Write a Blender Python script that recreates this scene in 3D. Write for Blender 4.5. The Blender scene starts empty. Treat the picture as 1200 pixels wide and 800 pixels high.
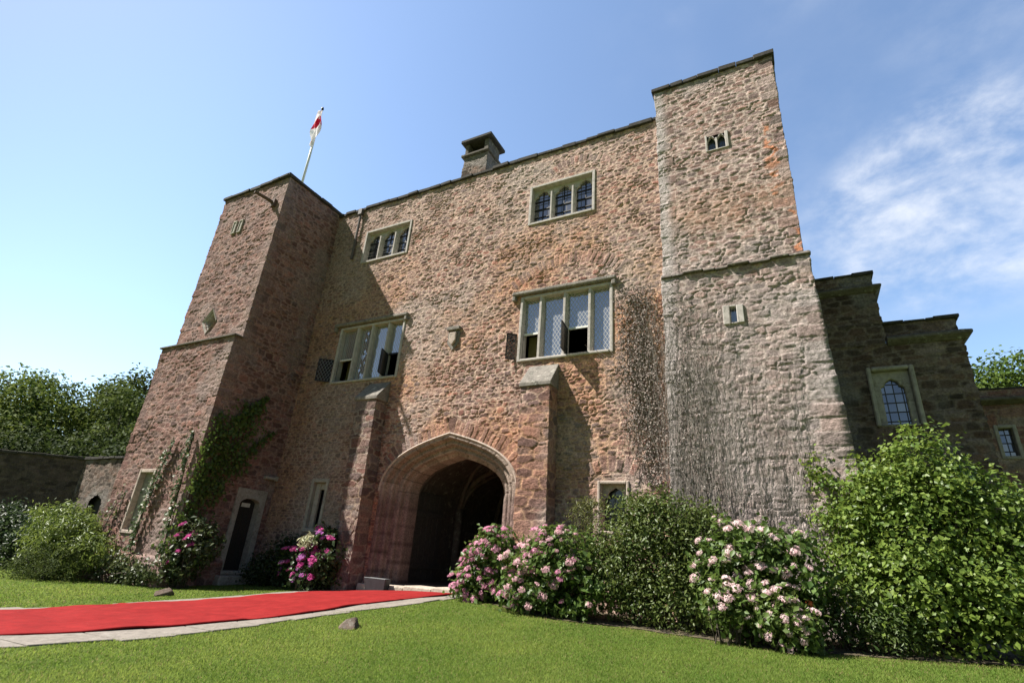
import bpy, bmesh, math, random
import numpy as np
from mathutils import Vector, Matrix

# ------------------------------------------------------------------ camera, sky, sun, exposure
sc = bpy.context.scene
COL = sc.collection
EYE = Vector((0, 0, 1.2))
cd = bpy.data.cameras.new("camera"); cam = bpy.data.objects.new("camera", cd); COL.objects.link(cam)
yaw, pit, rol = map(math.radians, (-29.272, 22.669, 4.5))
fw = Vector((math.sin(yaw)*math.cos(pit), math.cos(yaw)*math.cos(pit), math.sin(pit)))
r0 = Vector((math.cos(yaw), -math.sin(yaw), 0)); u0 = r0.cross(fw)
rt = math.cos(rol)*r0 + math.sin(rol)*u0; up = -math.sin(rol)*r0 + math.cos(rol)*u0
cam.matrix_world = Matrix(((rt.x, up.x, -fw.x, EYE.x), (rt.y, up.y, -fw.y, EYE.y), (rt.z, up.z, -fw.z, EYE.z), (0, 0, 0, 1)))
cd.sensor_width = 36; cd.lens = 605.36/1200*36; cd.clip_start = .05; cd.clip_end = 5000
sc.camera = cam

SUN_DIR = Vector((0.562, 0.304, -0.770)).normalized()
sl = bpy.data.lights.new("sun", 'SUN'); so = bpy.data.objects.new("sun", sl); COL.objects.link(so)
sl.energy = 5.0; sl.angle = math.radians(.53); sl.color = (1, .95, .86)
so.rotation_euler = SUN_DIR.to_track_quat('-Z', 'Y').to_euler(); so.location = (-20, -10, 40)

sc.view_settings.view_transform = 'Standard'; sc.view_settings.look = 'None'
sc.view_settings.exposure = 1.1; sc.view_settings.gamma = 1; sc.view_settings.use_curve_mapping = False

w = bpy.data.worlds.new("World"); sc.world = w; w.use_nodes = True
nt = w.node_tree; nt.nodes.clear(); N = nt.nodes.new; L = nt.links.new
out = N('ShaderNodeOutputWorld'); bg = N('ShaderNodeBackground'); sky = N('ShaderNodeTexSky')
sky.sky_type = 'NISHITA'; sky.sun_disc = False; sky.sun_elevation = math.radians(50.3)
sky.sun_rotation = math.radians(-118.4); sky.altitude = 50; sky.air_density = 1.0; sky.dust_density = .6; sky.ozone_density = 1.4
bg.inputs['Strength'].default_value = .10
tc = N('ShaderNodeTexCoord')
sep = N('ShaderNodeSeparateXYZ'); L(tc.outputs['Generated'], sep.inputs[0])
def vmath(op, a, b=None):
    n = N('ShaderNodeVectorMath'); n.operation = op
    for i, x in enumerate((a, b)):
        if x is None: continue
        if isinstance(x, (tuple, list)): n.inputs[i].default_value = x
        else: L(x, n.inputs[i])
    return n
def fmath(op, a, b=None, c=None, tree=None):
    n = (tree or nt).nodes.new('ShaderNodeMath'); n.operation = op
    for i, x in enumerate((a, b, c)):
        if x is None: continue
        if isinstance(x, (int, float)): n.inputs[i].default_value = x
        else: (tree or nt).links.new(x, n.inputs[i])
    return n.outputs[0]
def pixdir(u, v):
    d = rt*((u-600)/605.36) - up*((v-400)/605.36) + fw
    return d.normalized()
zc = fmath('MAXIMUM', sep.outputs['Z'], .06)
cx = fmath('DIVIDE', sep.outputs['X'], zc); cy = fmath('DIVIDE', sep.outputs['Y'], zc)
cmb = N('ShaderNodeCombineXYZ'); L(cx, cmb.inputs[0]); L(cy, cmb.inputs[1])
mp = N('ShaderNodeMapping'); mp.inputs['Rotation'].default_value = (0, 0, .5); mp.inputs['Scale'].default_value = (1.0, 1.0, 1.7); L(tc.outputs['Generated'], mp.inputs[0])
n1 = N('ShaderNodeTexNoise'); n1.inputs['Scale'].default_value = 7.5; n1.inputs['Detail'].default_value = 10; n1.inputs['Roughness'].default_value = .60; n1.inputs['Distortion'].default_value = .15
L(mp.outputs[0], n1.inputs['Vector'])
n2 = N('ShaderNodeTexNoise'); n2.inputs['Scale'].default_value = 2.5; n2.inputs['Detail'].default_value = 3; L(mp.outputs[0], n2.inputs['Vector'])
def cone(c, inner, outer):
    d = vmath('DOT_PRODUCT', tc.outputs['Generated'], tuple(c))
    mr = N('ShaderNodeMapRange'); mr.interpolation_type = 'SMOOTHSTEP'
    mr.inputs[1].default_value = math.cos(math.radians(outer)); mr.inputs[2].default_value = math.cos(math.radians(inner))
    L(d.outputs['Value'], mr.inputs[0]); return mr.outputs[0]
m = fmath('ADD', fmath('ADD', fmath('MULTIPLY', cone(pixdir(1130, 235), 3, 11), 1.0), fmath('MULTIPLY', cone(pixdir(1030, 275), 1, 9), .7)), fmath('MULTIPLY', cone(pixdir(1260, 170), 4, 13), .3))
m = fmath('MINIMUM', m, 1.0)
thr = N('ShaderNodeMapRange'); thr.interpolation_type = 'SMOOTHSTEP'; thr.inputs[1].default_value = .33; thr.inputs[2].default_value = .78
L(n1.outputs['Fac'], thr.inputs[0])
cl = fmath("MULTIPLY", fmath("MULTIPLY", thr.outputs[0], m), .85)
ci = N('ShaderNodeMapRange'); ci.interpolation_type = 'SMOOTHSTEP'; ci.inputs[1].default_value = .45; ci.inputs[2].default_value = .8; L(n2.outputs['Fac'], ci.inputs[0])
wisp = fmath('MULTIPLY', fmath('MULTIPLY', fmath('MULTIPLY', ci.outputs[0], thr.outputs[0]), cone(pixdir(1150, 40), 3, 34)), .35)
cl = fmath('MAXIMUM', cl, wisp)
mixc = N('ShaderNodeMix'); mixc.data_type = 'RGBA'; L(cl, mixc.inputs['Factor']); L(sky.outputs[0], mixc.inputs['A']); mixc.inputs['B'].default_value = (4.0, 4.1, 4.4, 1)
# sky raised ahead, cut behind to deepen shade on walls; haze glow added left
gl1 = fmath('POWER', fmath('MAXIMUM', vmath('DOT_PRODUCT', tc.outputs['Generated'], tuple(Vector((-.80, .55, .22)).normalized())).outputs['Value'], 0.0), 3.0)
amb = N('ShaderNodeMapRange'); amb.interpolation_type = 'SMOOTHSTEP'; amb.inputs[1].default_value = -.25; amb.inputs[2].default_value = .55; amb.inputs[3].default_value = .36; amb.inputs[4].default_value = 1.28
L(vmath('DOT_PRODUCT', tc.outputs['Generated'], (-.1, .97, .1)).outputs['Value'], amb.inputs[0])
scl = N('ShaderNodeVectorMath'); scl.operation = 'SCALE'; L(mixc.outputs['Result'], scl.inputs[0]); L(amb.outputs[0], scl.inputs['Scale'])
hz_ = N('ShaderNodeVectorMath'); hz_.operation = 'SCALE'; hz_.inputs[0].default_value = (.12, .18, .26); L(gl1, hz_.inputs['Scale'])
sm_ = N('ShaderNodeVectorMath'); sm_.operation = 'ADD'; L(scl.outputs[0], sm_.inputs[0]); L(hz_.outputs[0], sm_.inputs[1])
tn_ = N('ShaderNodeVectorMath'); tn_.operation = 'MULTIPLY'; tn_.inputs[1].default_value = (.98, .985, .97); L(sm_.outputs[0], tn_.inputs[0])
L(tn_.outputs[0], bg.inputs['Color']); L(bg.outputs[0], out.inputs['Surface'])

# ------------------------------------------------------------------ helpers
rng = np.random.default_rng(7); random.seed(7)
def smooth(a, b, x):
    t = np.clip((x-a)/(b-a), 0, 1); return t*t*(3-2*t)
def hsh(i, j, k):
    i = np.asarray(i).astype(np.int64); j = np.asarray(j).astype(np.int64)
    x = (i*374761393 + j*668265263 + k*2147483647 + 1013904223) & 0xffffffff
    x = ((x ^ (x >> 13))*1274126177) & 0xffffffff
    x = ((x ^ (x >> 16))*2246822519) & 0xffffffff
    x = x ^ (x >> 15)
    return (x & 0xffffff)/float(0x1000000)
def vnoise(x, y, k=0):
    i = np.floor(x); j = np.floor(y); fx = x-i; fy = y-j
    fx = fx*fx*(3-2*fx); fy = fy*fy*(3-2*fy)
    a = hsh(i, j, k); b = hsh(i+1, j, k); c = hsh(i, j+1, k); d = hsh(i+1, j+1, k)
    return (a*(1-fx)+b*fx)*(1-fy)+(c*(1-fx)+d*fx)*fy
def fbm(x, y, k=0, o=3):
    s = 0; a = .5; t = 0
    for q in range(o):
        s = s+a*vnoise(x*2**q+q*17.3, y*2**q-q*9.1, k+q*31); t += a; a *= .5
    return s/t

def np_mesh(name, V, F, mat, parent=None, col=None, smoothf=True):
    V = np.asarray(V, np.float32); F = np.asarray(F, np.int32)
    me = bpy.data.meshes.new(name)
    nf, k = F.shape
    me.vertices.add(len(V)); me.vertices.foreach_set('co', V.ravel())
    me.loops.add(nf*k); me.loops.foreach_set('vertex_index', F.ravel())
    me.polygons.add(nf); me.polygons.foreach_set('loop_start', np.arange(0, nf*k, k, dtype=np.int32))
    if smoothf: me.polygons.foreach_set('use_smooth', np.ones(nf, bool))
    if col is not None:
        a = me.attributes.new('Col', 'FLOAT_COLOR', 'POINT')
        c = np.ones((len(V), 4), np.float32); c[:, :col.shape[1]] = col; a.data.foreach_set('color', c.ravel())
    me.update(calc_edges=True); me.materials.append(mat)
    o = bpy.data.objects.new(name, me); COL.objects.link(o)
    if parent: o.parent = parent
    return o
class MB:
    def __init__(s, F=None): s.v = []; s.f = []; s.mi = []; s.F = F or (lambda u, d, z: (u, d, z)); s.m = 0
    def add(s, vs, fs):
        b = len(s.v); s.v += [s.F(*p) for p in vs]; s.f += [[b+i for i in f] for f in fs]; s.mi += [s.m]*len(fs)
    def box(s, x0, x1, y0, y1, z0, z1):
        s.add([(x0,y0,z0),(x1,y0,z0),(x1,y1,z0),(x0,y1,z0),(x0,y0,z1),(x1,y0,z1),(x1,y1,z1),(x0,y1,z1)],
              [(0,3,2,1),(4,5,6,7),(0,1,5,4),(1,2,6,5),(2,3,7,6),(3,0,4,7)])
    def prism(s, poly, d0, d1):
        n = len(poly)
        s.add([(u, d0, z) for u, z in poly]+[(u, d1, z) for u, z in poly],
              [tuple(range(n)), tuple(range(2*n-1, n-1, -1))]+[(i, i+n, (i+1) % n+n, (i+1) % n) for i in range(n)])
    def hprism(s, poly, z0, z1):
        n = len(poly)
        s.add([(u, d, z0) for u, d in poly]+[(u, d, z1) for u, d in poly],
              [tuple(range(n)), tuple(range(2*n-1, n-1, -1))]+[(i, i+n, (i+1) % n+n, (i+1) % n) for i in range(n)])
    def tube(s, pts, rad, k=6):
        pts = [Vector(p) for p in pts]; n = len(pts); vs = []
        for i, p in enumerate(pts):
            t = (pts[min(i+1, n-1)]-pts[max(i-1, 0)]).normalized()
            a = t.orthogonal().normalized(); b = t.cross(a)
            r = rad[i] if isinstance(rad, (list, tuple)) else rad
            vs += [tuple(p+(a*math.cos(q*2*math.pi/k)+b*math.sin(q*2*math.pi/k))*r) for q in range(k)]
        fs = [(i*k+q, i*k+(q+1) % k, (i+1)*k+(q+1) % k, (i+1)*k+q) for i in range(n-1) for q in range(k)]
        fs += [tuple(range(k-1, -1, -1)), tuple((n-1)*k+q for q in range(k))]
        s.add(vs, fs)
    def build(s, name, mats, parent=None, bevel=0, smoothf=False, seg=1):
        me = bpy.data.meshes.new(name); me.from_pydata(s.v, [], s.f)
        mats = mats if isinstance(mats, (list, tuple)) else [mats]
        for q in mats: me.materials.append(q)
        me.polygons.foreach_set('material_index', s.mi)
        bm = bmesh.new(); bm.from_mesh(me); bmesh.ops.recalc_face_normals(bm, faces=bm.faces); bm.to_mesh(me); bm.free()
        if smoothf: me.polygons.foreach_set('use_smooth', [True]*len(me.polygons))
        o = bpy.data.objects.new(name, me); COL.objects.link(o)
        if parent: o.parent = parent
        if bevel:
            b = o.modifiers.new('bevel', 'BEVEL'); b.width = bevel; b.segments = seg; b.limit_method = 'ANGLE'; b.angle_limit = .6
        return o
def tag(o, label=None, cat=None, group=None, kind=None):
    if label: o['label'] = label
    if cat: o['category'] = cat
    if group: o['group'] = group
    if kind: o['kind'] = kind
    return o
def empty(name, loc, label, cat, group=None):
    o = bpy.data.objects.new(name, None); COL.objects.link(o); o.location = loc; o.empty_display_size = .3
    bpy.context.view_layer.update()
    return tag(o, label, cat, group)
def adopt(parent):            # parts are built in world coordinates; keep them there under the Empty
    for c in parent.children: c.matrix_parent_inverse = Matrix.Translation(-parent.location)

# ------------------------------------------------------------------ materials
def new_mat(name):
    m = bpy.data.materials.new(name); m.use_nodes = True; t = m.node_tree; t.nodes.clear()
    o = t.nodes.new('ShaderNodeOutputMaterial'); p = t.nodes.new('ShaderNodeBsdfPrincipled'); t.links.new(p.outputs[0], o.inputs[0])
    return m, t, p, o
def noise(t, scale, detail=4, rough=.55, vec=None):
    n = t.nodes.new('ShaderNodeTexNoise'); n.inputs['Scale'].default_value = scale; n.inputs['Detail'].default_value = detail; n.inputs['Roughness'].default_value = rough
    if vec is None:
        g = t.nodes.new('ShaderNodeNewGeometry'); vec = g.outputs['Position']
    t.links.new(vec, n.inputs['Vector']); return n.outputs['Fac']
def maprange(t, v, a, b, c, d):
    n = t.nodes.new('ShaderNodeMapRange'); n.inputs[1].default_value = a; n.inputs[2].default_value = b; n.inputs[3].default_value = c; n.inputs[4].default_value = d
    t.links.new(v, n.inputs[0]); return n.outputs[0]
def mixrgb(t, f, a, b, mode='MIX'):
    n = t.nodes.new('ShaderNodeMix'); n.data_type = 'RGBA'; n.blend_type = mode
    for k, x in (('Factor', f), ('A', a), ('B', b)):
        i = n.inputs[k] if k == 'Factor' else [q for q in n.inputs if q.name == k and q.type == 'RGBA'][0]
        if k == 'Factor': i = n.inputs[0]
        if isinstance(x, (int, float)): i.default_value = x
        elif isinstance(x, tuple): i.default_value = (*x, 1)
        else: t.links.new(x, i)
    return [q for q in n.outputs if q.type == 'RGBA'][0]
def bump(t, p, h, strength, dist):
    b = t.nodes.new('ShaderNodeBump'); b.inputs['Strength'].default_value = strength; b.inputs['Distance'].default_value = dist
    t.links.new(h, b.inputs['Height']); t.links.new(b.outputs[0], p.inputs['Normal']); return b
def scale_rgb(t, col, v):
    n = t.nodes.new('ShaderNodeVectorMath'); n.operation = 'SCALE'; t.links.new(col, n.inputs[0]); t.links.new(v, n.inputs['Scale']); return n.outputs[0]

def rubble_mat():
    m, t, p, o = new_mat('rubble stone')
    a = t.nodes.new('ShaderNodeAttribute'); a.attribute_name = 'Col'
    f = noise(t, 22, 6, .65); f2 = noise(t, 5, 4, .6); f3 = noise(t, 1.3, 5, .6)
    c = scale_rgb(t, a.outputs['Color'], maprange(t, f, .28, .72, .50, 1.46))
    c = scale_rgb(t, c, maprange(t, f2, .3, .7, .82, 1.15))
    li = maprange(t, f3, .60, .72, 0, .40)
    sp = maprange(t, noise(t, 9, 8, .7), .55, .66, 0, 1)
    c = mixrgb(t, fmath('MULTIPLY', li, sp, tree=t), c, (.50, .48, .44))
    dk = fmath('MULTIPLY', maprange(t, noise(t, 2.1, 6, .65), .57, .70, 0, .55), maprange(t, noise(t, 14, 5, .7), .45, .6, 0, 1), tree=t)
    c = mixrgb(t, dk, c, (.075, .062, .055))
    t.links.new(c, p.inputs['Base Color']); p.inputs['Roughness'].default_value = .95; p.inputs['Specular IOR Level'].default_value = .15
    h = fmath('ADD', noise(t, 38, 8, .7), fmath('MULTIPLY', noise(t, 11, 4, .6), 1.3, tree=t), tree=t)
    bump(t, p, h, 1.0, .032)
    return m
def plain_stone(name, base, var=.25, lichen=(.55, .53, .42), lamt=.5, dark=(.12, .10, .085), damt=.6, bscale=30, bst=.5):
    m, t, p, o = new_mat(name)
    f = noise(t, 9, 7, .65); g = noise(t, 2.5, 4, .6)
    c = mixrgb(t, maprange(t, f, .3, .7, 0, 1), tuple(x*(1-var) for x in base), tuple(min(1, x*(1+var)) for x in base))
    c = mixrgb(t, maprange(t, noise(t, 5, 8, .75), .56, .68, 0, lamt), c, lichen)
    c = mixrgb(t, maprange(t, fmath('MULTIPLY', g, noise(t, 17, 5, .7), tree=t), .27, .38, 0, damt), c, dark)
    t.links.new(c, p.inputs['Base Color']); p.inputs['Roughness'].default_value = .92; p.inputs['Specular IOR Level'].default_value = .2
    bump(t, p, noise(t, bscale, 8, .7), bst, .012)
    return m
def simple(name, col, rough=.6, metal=0, var=.15, sc_=12, bst=0):
    m, t, p, o = new_mat(name)
    f = noise(t, sc_, 5, .6)
    c = mixrgb(t, maprange(t, f, .3, .7, 0, 1), tuple(x*(1-var) for x in col), tuple(min(1, x*(1+var)) for x in col))
    t.links.new(c, p.inputs['Base Color']); p.inputs['Roughness'].default_value = rough; p.inputs['Metallic'].default_value = metal
    if bst: bump(t, p, noise(t, sc_*4, 5, .6), bst, .01)
    return m
def leaf_mat(name, rough=.45, trans=.3, spec=.35):
    m, t, p, o = new_mat(name)
    a = t.nodes.new('ShaderNodeAttribute'); a.attribute_name = 'Col'
    c = scale_rgb(t, a.outputs['Color'], maprange(t, noise(t, 25, 3), .3, .7, .8, 1.2))
    t.links.new(c, p.inputs['Base Color']); p.inputs['Roughness'].default_value = rough; p.inputs['Specular IOR Level'].default_value = spec
    tr = t.nodes.new('ShaderNodeBsdfTranslucent'); mx = t.nodes.new('ShaderNodeMixShader'); mx.inputs[0].default_value = trans
    hs = t.nodes.new('ShaderNodeHueSaturation'); hs.inputs['Value'].default_value = 1.5; hs.inputs['Hue'].default_value = .485; t.links.new(c, hs.inputs['Color'])
    t.links.new(hs.outputs[0], tr.inputs['Color'])
    t.links.new(p.outputs[0], mx.inputs[1]); t.links.new(tr.outputs[0], mx.inputs[2]); t.links.new(mx.outputs[0], o.inputs[0])
    return m
def glass_mat(name, lattice, dark, refl, px=.105, pz=.17, wob=.05):
    m, t, p, o = new_mat(name)
    g = t.nodes.new('ShaderNodeTexCoord'); s = t.nodes.new('ShaderNodeSeparateXYZ'); t.links.new(g.outputs['Object'], s.inputs[0])
    F = lambda op, a, b=None: fmath(op, a, b, tree=t)
    xx = F('DIVIDE', s.outputs['X'], px); zz = F('DIVIDE', s.outputs['Z'], pz)
    if lattice: A = F('ADD', xx, zz); B = F('SUBTRACT', xx, zz)
    else: A = xx; B = zz
    lead = F('MAXIMUM', F('GREATER_THAN', F('ABSOLUTE', F('SUBTRACT', F('FRACT', A), .5)), .43), F('GREATER_THAN', F('ABSOLUTE', F('SUBTRACT', F('FRACT', B), .5)), .43))
    cb = t.nodes.new('ShaderNodeCombineXYZ'); t.links.new(F('FLOOR', A), cb.inputs[0]); t.links.new(F('FLOOR', B), cb.inputs[1])
    wn = t.nodes.new('ShaderNodeTexWhiteNoise'); wn.noise_dimensions = '2D'; t.links.new(cb.outputs[0], wn.inputs['Vector'])
    def V(op, a, b=None, sc__=None):
        n = t.nodes.new('ShaderNodeVectorMath'); n.operation = op
        for i, q in enumerate((a, b)):
            if q is None: continue
            if isinstance(q, tuple): n.inputs[i].default_value = q
            else: t.links.new(q, n.inputs[i])
        if sc__ is not None: n.inputs['Scale'].default_value = sc__
        return n.outputs[0]
    geo = t.nodes.new('ShaderNodeNewGeometry')
    nn = V('NORMALIZE', V('ADD', geo.outputs['Normal'], V('SCALE', V('SUBTRACT', wn.outputs['Color'], (.5, .5, .5)), None, wob)))
    p.inputs['Base Color'].default_value = (*dark, 1); p.inputs['Roughness'].default_value = .3
    gl = t.nodes.new('ShaderNodeBsdfGlossy'); gl.inputs['Roughness'].default_value = .04; gl.inputs['Color'].default_value = (.88, .9, .95, 1); t.links.new(nn, gl.inputs['Normal'])
    mx = t.nodes.new('ShaderNodeMixShader'); mx.inputs[0].default_value = refl; t.links.new(p.outputs[0], mx.inputs[1]); t.links.new(gl.outputs[0], mx.inputs[2])
    ld = t.nodes.new('ShaderNodeBsdfPrincipled'); ld.inputs['Base Color'].default_value = (.34, .34, .33, 1) if lattice else (.04, .04, .045, 1); ld.inputs['Roughness'].default_value = .6
    m2 = t.nodes.new('ShaderNodeMixShader'); t.links.new(lead, m2.inputs[0]); t.links.new(mx.outputs[0], m2.inputs[1]); t.links.new(ld.outputs[0], m2.inputs[2])
    t.links.new(m2.outputs[0], o.inputs[0]); return m

M_RUB = rubble_mat()
M_DRESS = plain_stone('dressed limestone', (.43, .395, .37), lichen=(.50, .47, .44), lamt=.3, dark=(.2, .18, .15), damt=.4)
M_DRESSD = plain_stone('grey dressed stone', (.36, .33, .29), lamt=.5)
M_PINK = plain_stone('pale worn masonry', (.44, .36, .31), lamt=.5)
M_COPE = plain_stone('dark coping slate', (.055, .05, .046), var=.4, lichen=(.25, .24, .2), lamt=.35, dark=(.02, .02, .02))
M_STRING = plain_stone('lichened string stone', (.12, .105, .09), var=.4, lichen=(.55, .54, .48), lamt=.8, dark=(.05, .045, .04), damt=.8)
M_CAPST = plain_stone('lichen blotched cap stone', (.21, .19, .17), var=.3, lichen=(.62, .6, .52), lamt=.8, dark=(.06, .06, .05), damt=.8)
M_PATH = plain_stone('path flagstone', (.225, .20, .175), var=.25, lichen=(.5, .48, .42), lamt=.3, dark=(.12, .11, .09), damt=.4)
M_STEP = plain_stone('worn step stone', (.48, .40, .33), lamt=.2)
M_ROCK = plain_stone('rough rock', (.12, .09, .07), var=.4, lichen=(.32, .30, .26), lamt=.6, bst=1)
M_DARK = simple('dark interior plaster', (.06, .055, .05), .9)
M_LEADROOF = simple('roof lead', (.2, .2, .21), .7)
M_WOOD = simple('dark oak boards', (.022, .017, .014), .7, 0, .4, 20, .5)
M_IRON = simple('black iron', (.015, .015, .016), .5, .3)
M_WHITE = simple('off white paint', (.7, .7, .66), .5)
M_POLE = simple('white pole paint', (.72, .72, .70), .4)
M_TROUGH = simple('grey lead trough', (.035, .04, .046), .6, 0, .25, 9, .4)
M_BLIND = simple('boarded panel', (.25, .235, .19), .8, 0, .3, 6, .3)
M_OLIVE = simple('olive interior wall', (.16, .14, .05), .9)
M_LAT = glass_mat('diamond leaded glass', True, (.12, .13, .14), .48, wob=.06)
M_BAR = glass_mat('square leaded glass', False, (.03, .034, .045), .30, .16, .24, wob=.1)
M_BARB = glass_mat('tall leaded glass', False, (.03, .034, .045), .28, .175, .235, wob=.1)
M_LEAF = leaf_mat('leaf'); M_LEAFM = leaf_mat('matte leaf', .75, .25, .15)
M_BLADE = leaf_mat('grass blade', .7, .45, .15); M_PETAL = leaf_mat('petal', .7, .35, .1)
M_BARK = simple('bark', (.09, .07, .055), .9, 0, .35, 15, .6)
M_TWIG = leaf_mat('dry stem', .9, 0, .1)

def grass_mat():
    m, t, p, o = new_mat('lawn')
    f = noise(t, .9, 4, .6); g = noise(t, 9, 6, .7); h = noise(t, 90, 5, .7)
    c = mixrgb(t, maprange(t, f, .3, .7, 0, 1), (.085, .135, .022), (.12, .165, .033))
    c = mixrgb(t, maprange(t, g, .35, .7, 0, .45), c, (.13, .14, .045))
    c = scale_rgb(t, c, maprange(t, h, .25, .75, .55, 1.35))
    t.links.new(c, p.inputs['Base Color']); p.inputs['Roughness'].default_value = .9; p.inputs['Specular IOR Level'].default_value = .1
    bump(t, p, fmath('ADD', h, g, tree=t), .8, .03)
    return m
M_LAWN = grass_mat()
def soil_mat():
    m, t, p, o = new_mat('bed soil')
    f = noise(t, 6, 6, .7); g = noise(t, 40, 5, .7)
    c = mixrgb(t, maprange(t, f, .4, .62, 0, 1), (.045, .034, .024), (.16, .13, .07))
    c = scale_rgb(t, c, maprange(t, g, .3, .7, .6, 1.4))
    t.links.new(c, p.inputs['Base Color']); p.inputs['Roughness'].default_value = 1
    bump(t, p, g, 1, .03); return m
M_SOIL = soil_mat()
def carpet_mat():
    m, t, p, o = new_mat('red carpet pile')
    f = noise(t, 2, 5, .6); g = noise(t, 160, 3, .7)
    c = mixrgb(t, maprange(t, f, .35, .7, 0, 1), (.205, .012, .0125), (.255, .018, .018))
    c = scale_rgb(t, c, maprange(t, g, .3, .7, .8, 1.2)); c = scale_rgb(t, c, maprange(t, noise(t, 5, 7, .7), .35, .65, .84, 1.12))
    c = mixrgb(t, maprange(t, noise(t, 11, 8, .75), .60, .72, 0, .22), c, (.30, .14, .11))
    t.links.new(c, p.inputs['Base Color']); p.inputs['Roughness'].default_value = .95; p.inputs['Specular IOR Level'].default_value = .1
    bump(t, p, g, .4, .004); return m
M_CARPET = carpet_mat()

# ------------------------------------------------------------------ ground
def gz(x, y):
    x = np.asarray(x, float); y = np.asarray(y, float)
    xc = 22*np.tanh((x+8)/22*1.0)-8; yc = 5+14*np.tanh((y-5)/14)
    return -.158+.02653*xc+.04016*yc+.20*np.exp(-((x+7.6)**2+(y-11.8)**2)/(2*2.3**2))
def g1(x, y): return float(gz(x, y))
def grid_sheet(name, xs, ys, zf, mat, parent=None, dz=0):
    X, Y = np.meshgrid(xs, ys); Z = zf(X, Y)+dz
    V = np.stack([X.ravel(), Y.ravel(), Z.ravel()], 1); nx, ny = len(xs), len(ys)
    i, j = np.meshgrid(np.arange(nx-1), np.arange(ny-1)); a = (j*nx+i).ravel()
    return np_mesh(name, V, np.stack([a, a+1, a+1+nx, a+nx], 1), mat, parent)
far = np.array([-2500, -900, -350, -150, -80, -60])
xs = np.concatenate([far, np.arange(-50, 40.1, .25), [55, 90, 160, 400, 1000, 2500]])
ys = np.concatenate([far, np.arange(-20, 40.1, .25), [55, 90, 160, 400, 1000, 2500]])
def lawn_z(x, y): return gz(x, y)+.02*(fbm(x*.8, y*.8, 5)-.5)*(np.abs(x+8) < 40)
tag(grid_sheet('lawn', xs, ys, lawn_z, M_LAWN), kind='structure')

def curve(pts):
    ys_ = np.arange(-6, 13.01, .1); v = np.interp(ys_, [p[0] for p in pts], [p[1] for p in pts])
    k = np.ones(11)/11; vp = np.concatenate([[v[0]]*5, v, [v[-1]]*5]); v = np.convolve(vp, k, 'valid')
    return lambda y: np.interp(y, ys_, v)
_pl = curve([(-6, -21.5), (-2, -17.4), (1, -14.9), (3, -13.5), (4.9, -12.6), (5.8, -12.2), (8, -11.85), (12.6, -11.6)])
_pr = curve([(-6, -20), (-1, -13.6), (.5, -11.6), (2, -10.0), (3.54, -8.7), (4.77, -7.98), (6.3, -7.85), (8, -7.74), (10.1, -7.25), (11.2, -7.08), (12.3, -7.05)])
_cl = curve([(-6, -21.2), (-2, -17.1), (1, -14.6), (3, -13.25), (4.83, -12.36), (5.73, -12.02), (6.8, -11.7), (8.9, -11.45), (11.7, -10.85)])
_cr = curve([(-6, -20.4), (-1, -14.6), (1, -12.2), (2.5, -10.7), (3.84, -9.52), (5.17, -8.75), (7.16, -8.22), (9.0, -8.15), (10.6, -7.6), (11.6, -7.35)])
PL = lambda y: _pl(y)-.14+.07*np.sin(np.asarray(y)*.9+1)+.05*np.sin(np.asarray(y)*2.3)
PR = lambda y: _pr(y)+.07*np.sin(np.asarray(y)*.7)+.06*np.sin(np.asarray(y)*1.9+2)
CL = lambda y: _cl(y)+.03*np.sin(np.asarray(y)*1.8)+.012*np.sin(np.asarray(y)*5.3)
CR = lambda y: _cr(y)+.03*np.sin(np.asarray(y)*1.6+1)+.014*np.sin(np.asarray(y)*4.7)
# flagstone path
def build_path():
    V = []; F = []; C = []
    y = -6.0; b = 0
    rr = random.Random(3)
    while y < 11.72:
        dy = rr.uniform(.45, .85); y1 = min(y+dy, 11.74)
        xs_ = [0]; k = rr.randint(4, 6)
        cuts = sorted([(q+rr.uniform(-.25, .25))/k for q in range(1, k)]); cuts = [0]+cuts+[1]
        for a, c in zip(cuts[:-1], cuts[1:]):
            ov = rr.uniform(-.10, .10)
            q = []
            for yy, tt in ((y+.012, a), (y+.012, c), (y1-.012, c), (y1-.012, a)):
                l = float(PL(yy))-(ov if tt == 0 else 0); r = float(PR(yy))+(ov if tt == 1 else 0)
                xx = l+(r-l)*tt+(.012 if tt == a else -.012)
                q.append((xx, yy, g1(xx, yy)+.022+rr.uniform(-.004, .004)))
            s = rr.uniform(.8, 1.2)
            n = len(V); V += q+[(p[0], p[1], p[2]-.06) for p in q]
            F += [(n, n+1, n+2, n+3), (n, n+4, n+5, n+1), (n+1, n+5, n+6, n+2), (n+2, n+6, n+7, n+3), (n+3, n+7, n+4, n)]
        y = y1
    me = MB(); me.v = V; me.f = [list(f) for f in F]; me.mi = [0]*len(F)
    return me.build('path', M_PATH, bevel=.008)
tag(build_path(), kind='structure')
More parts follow.
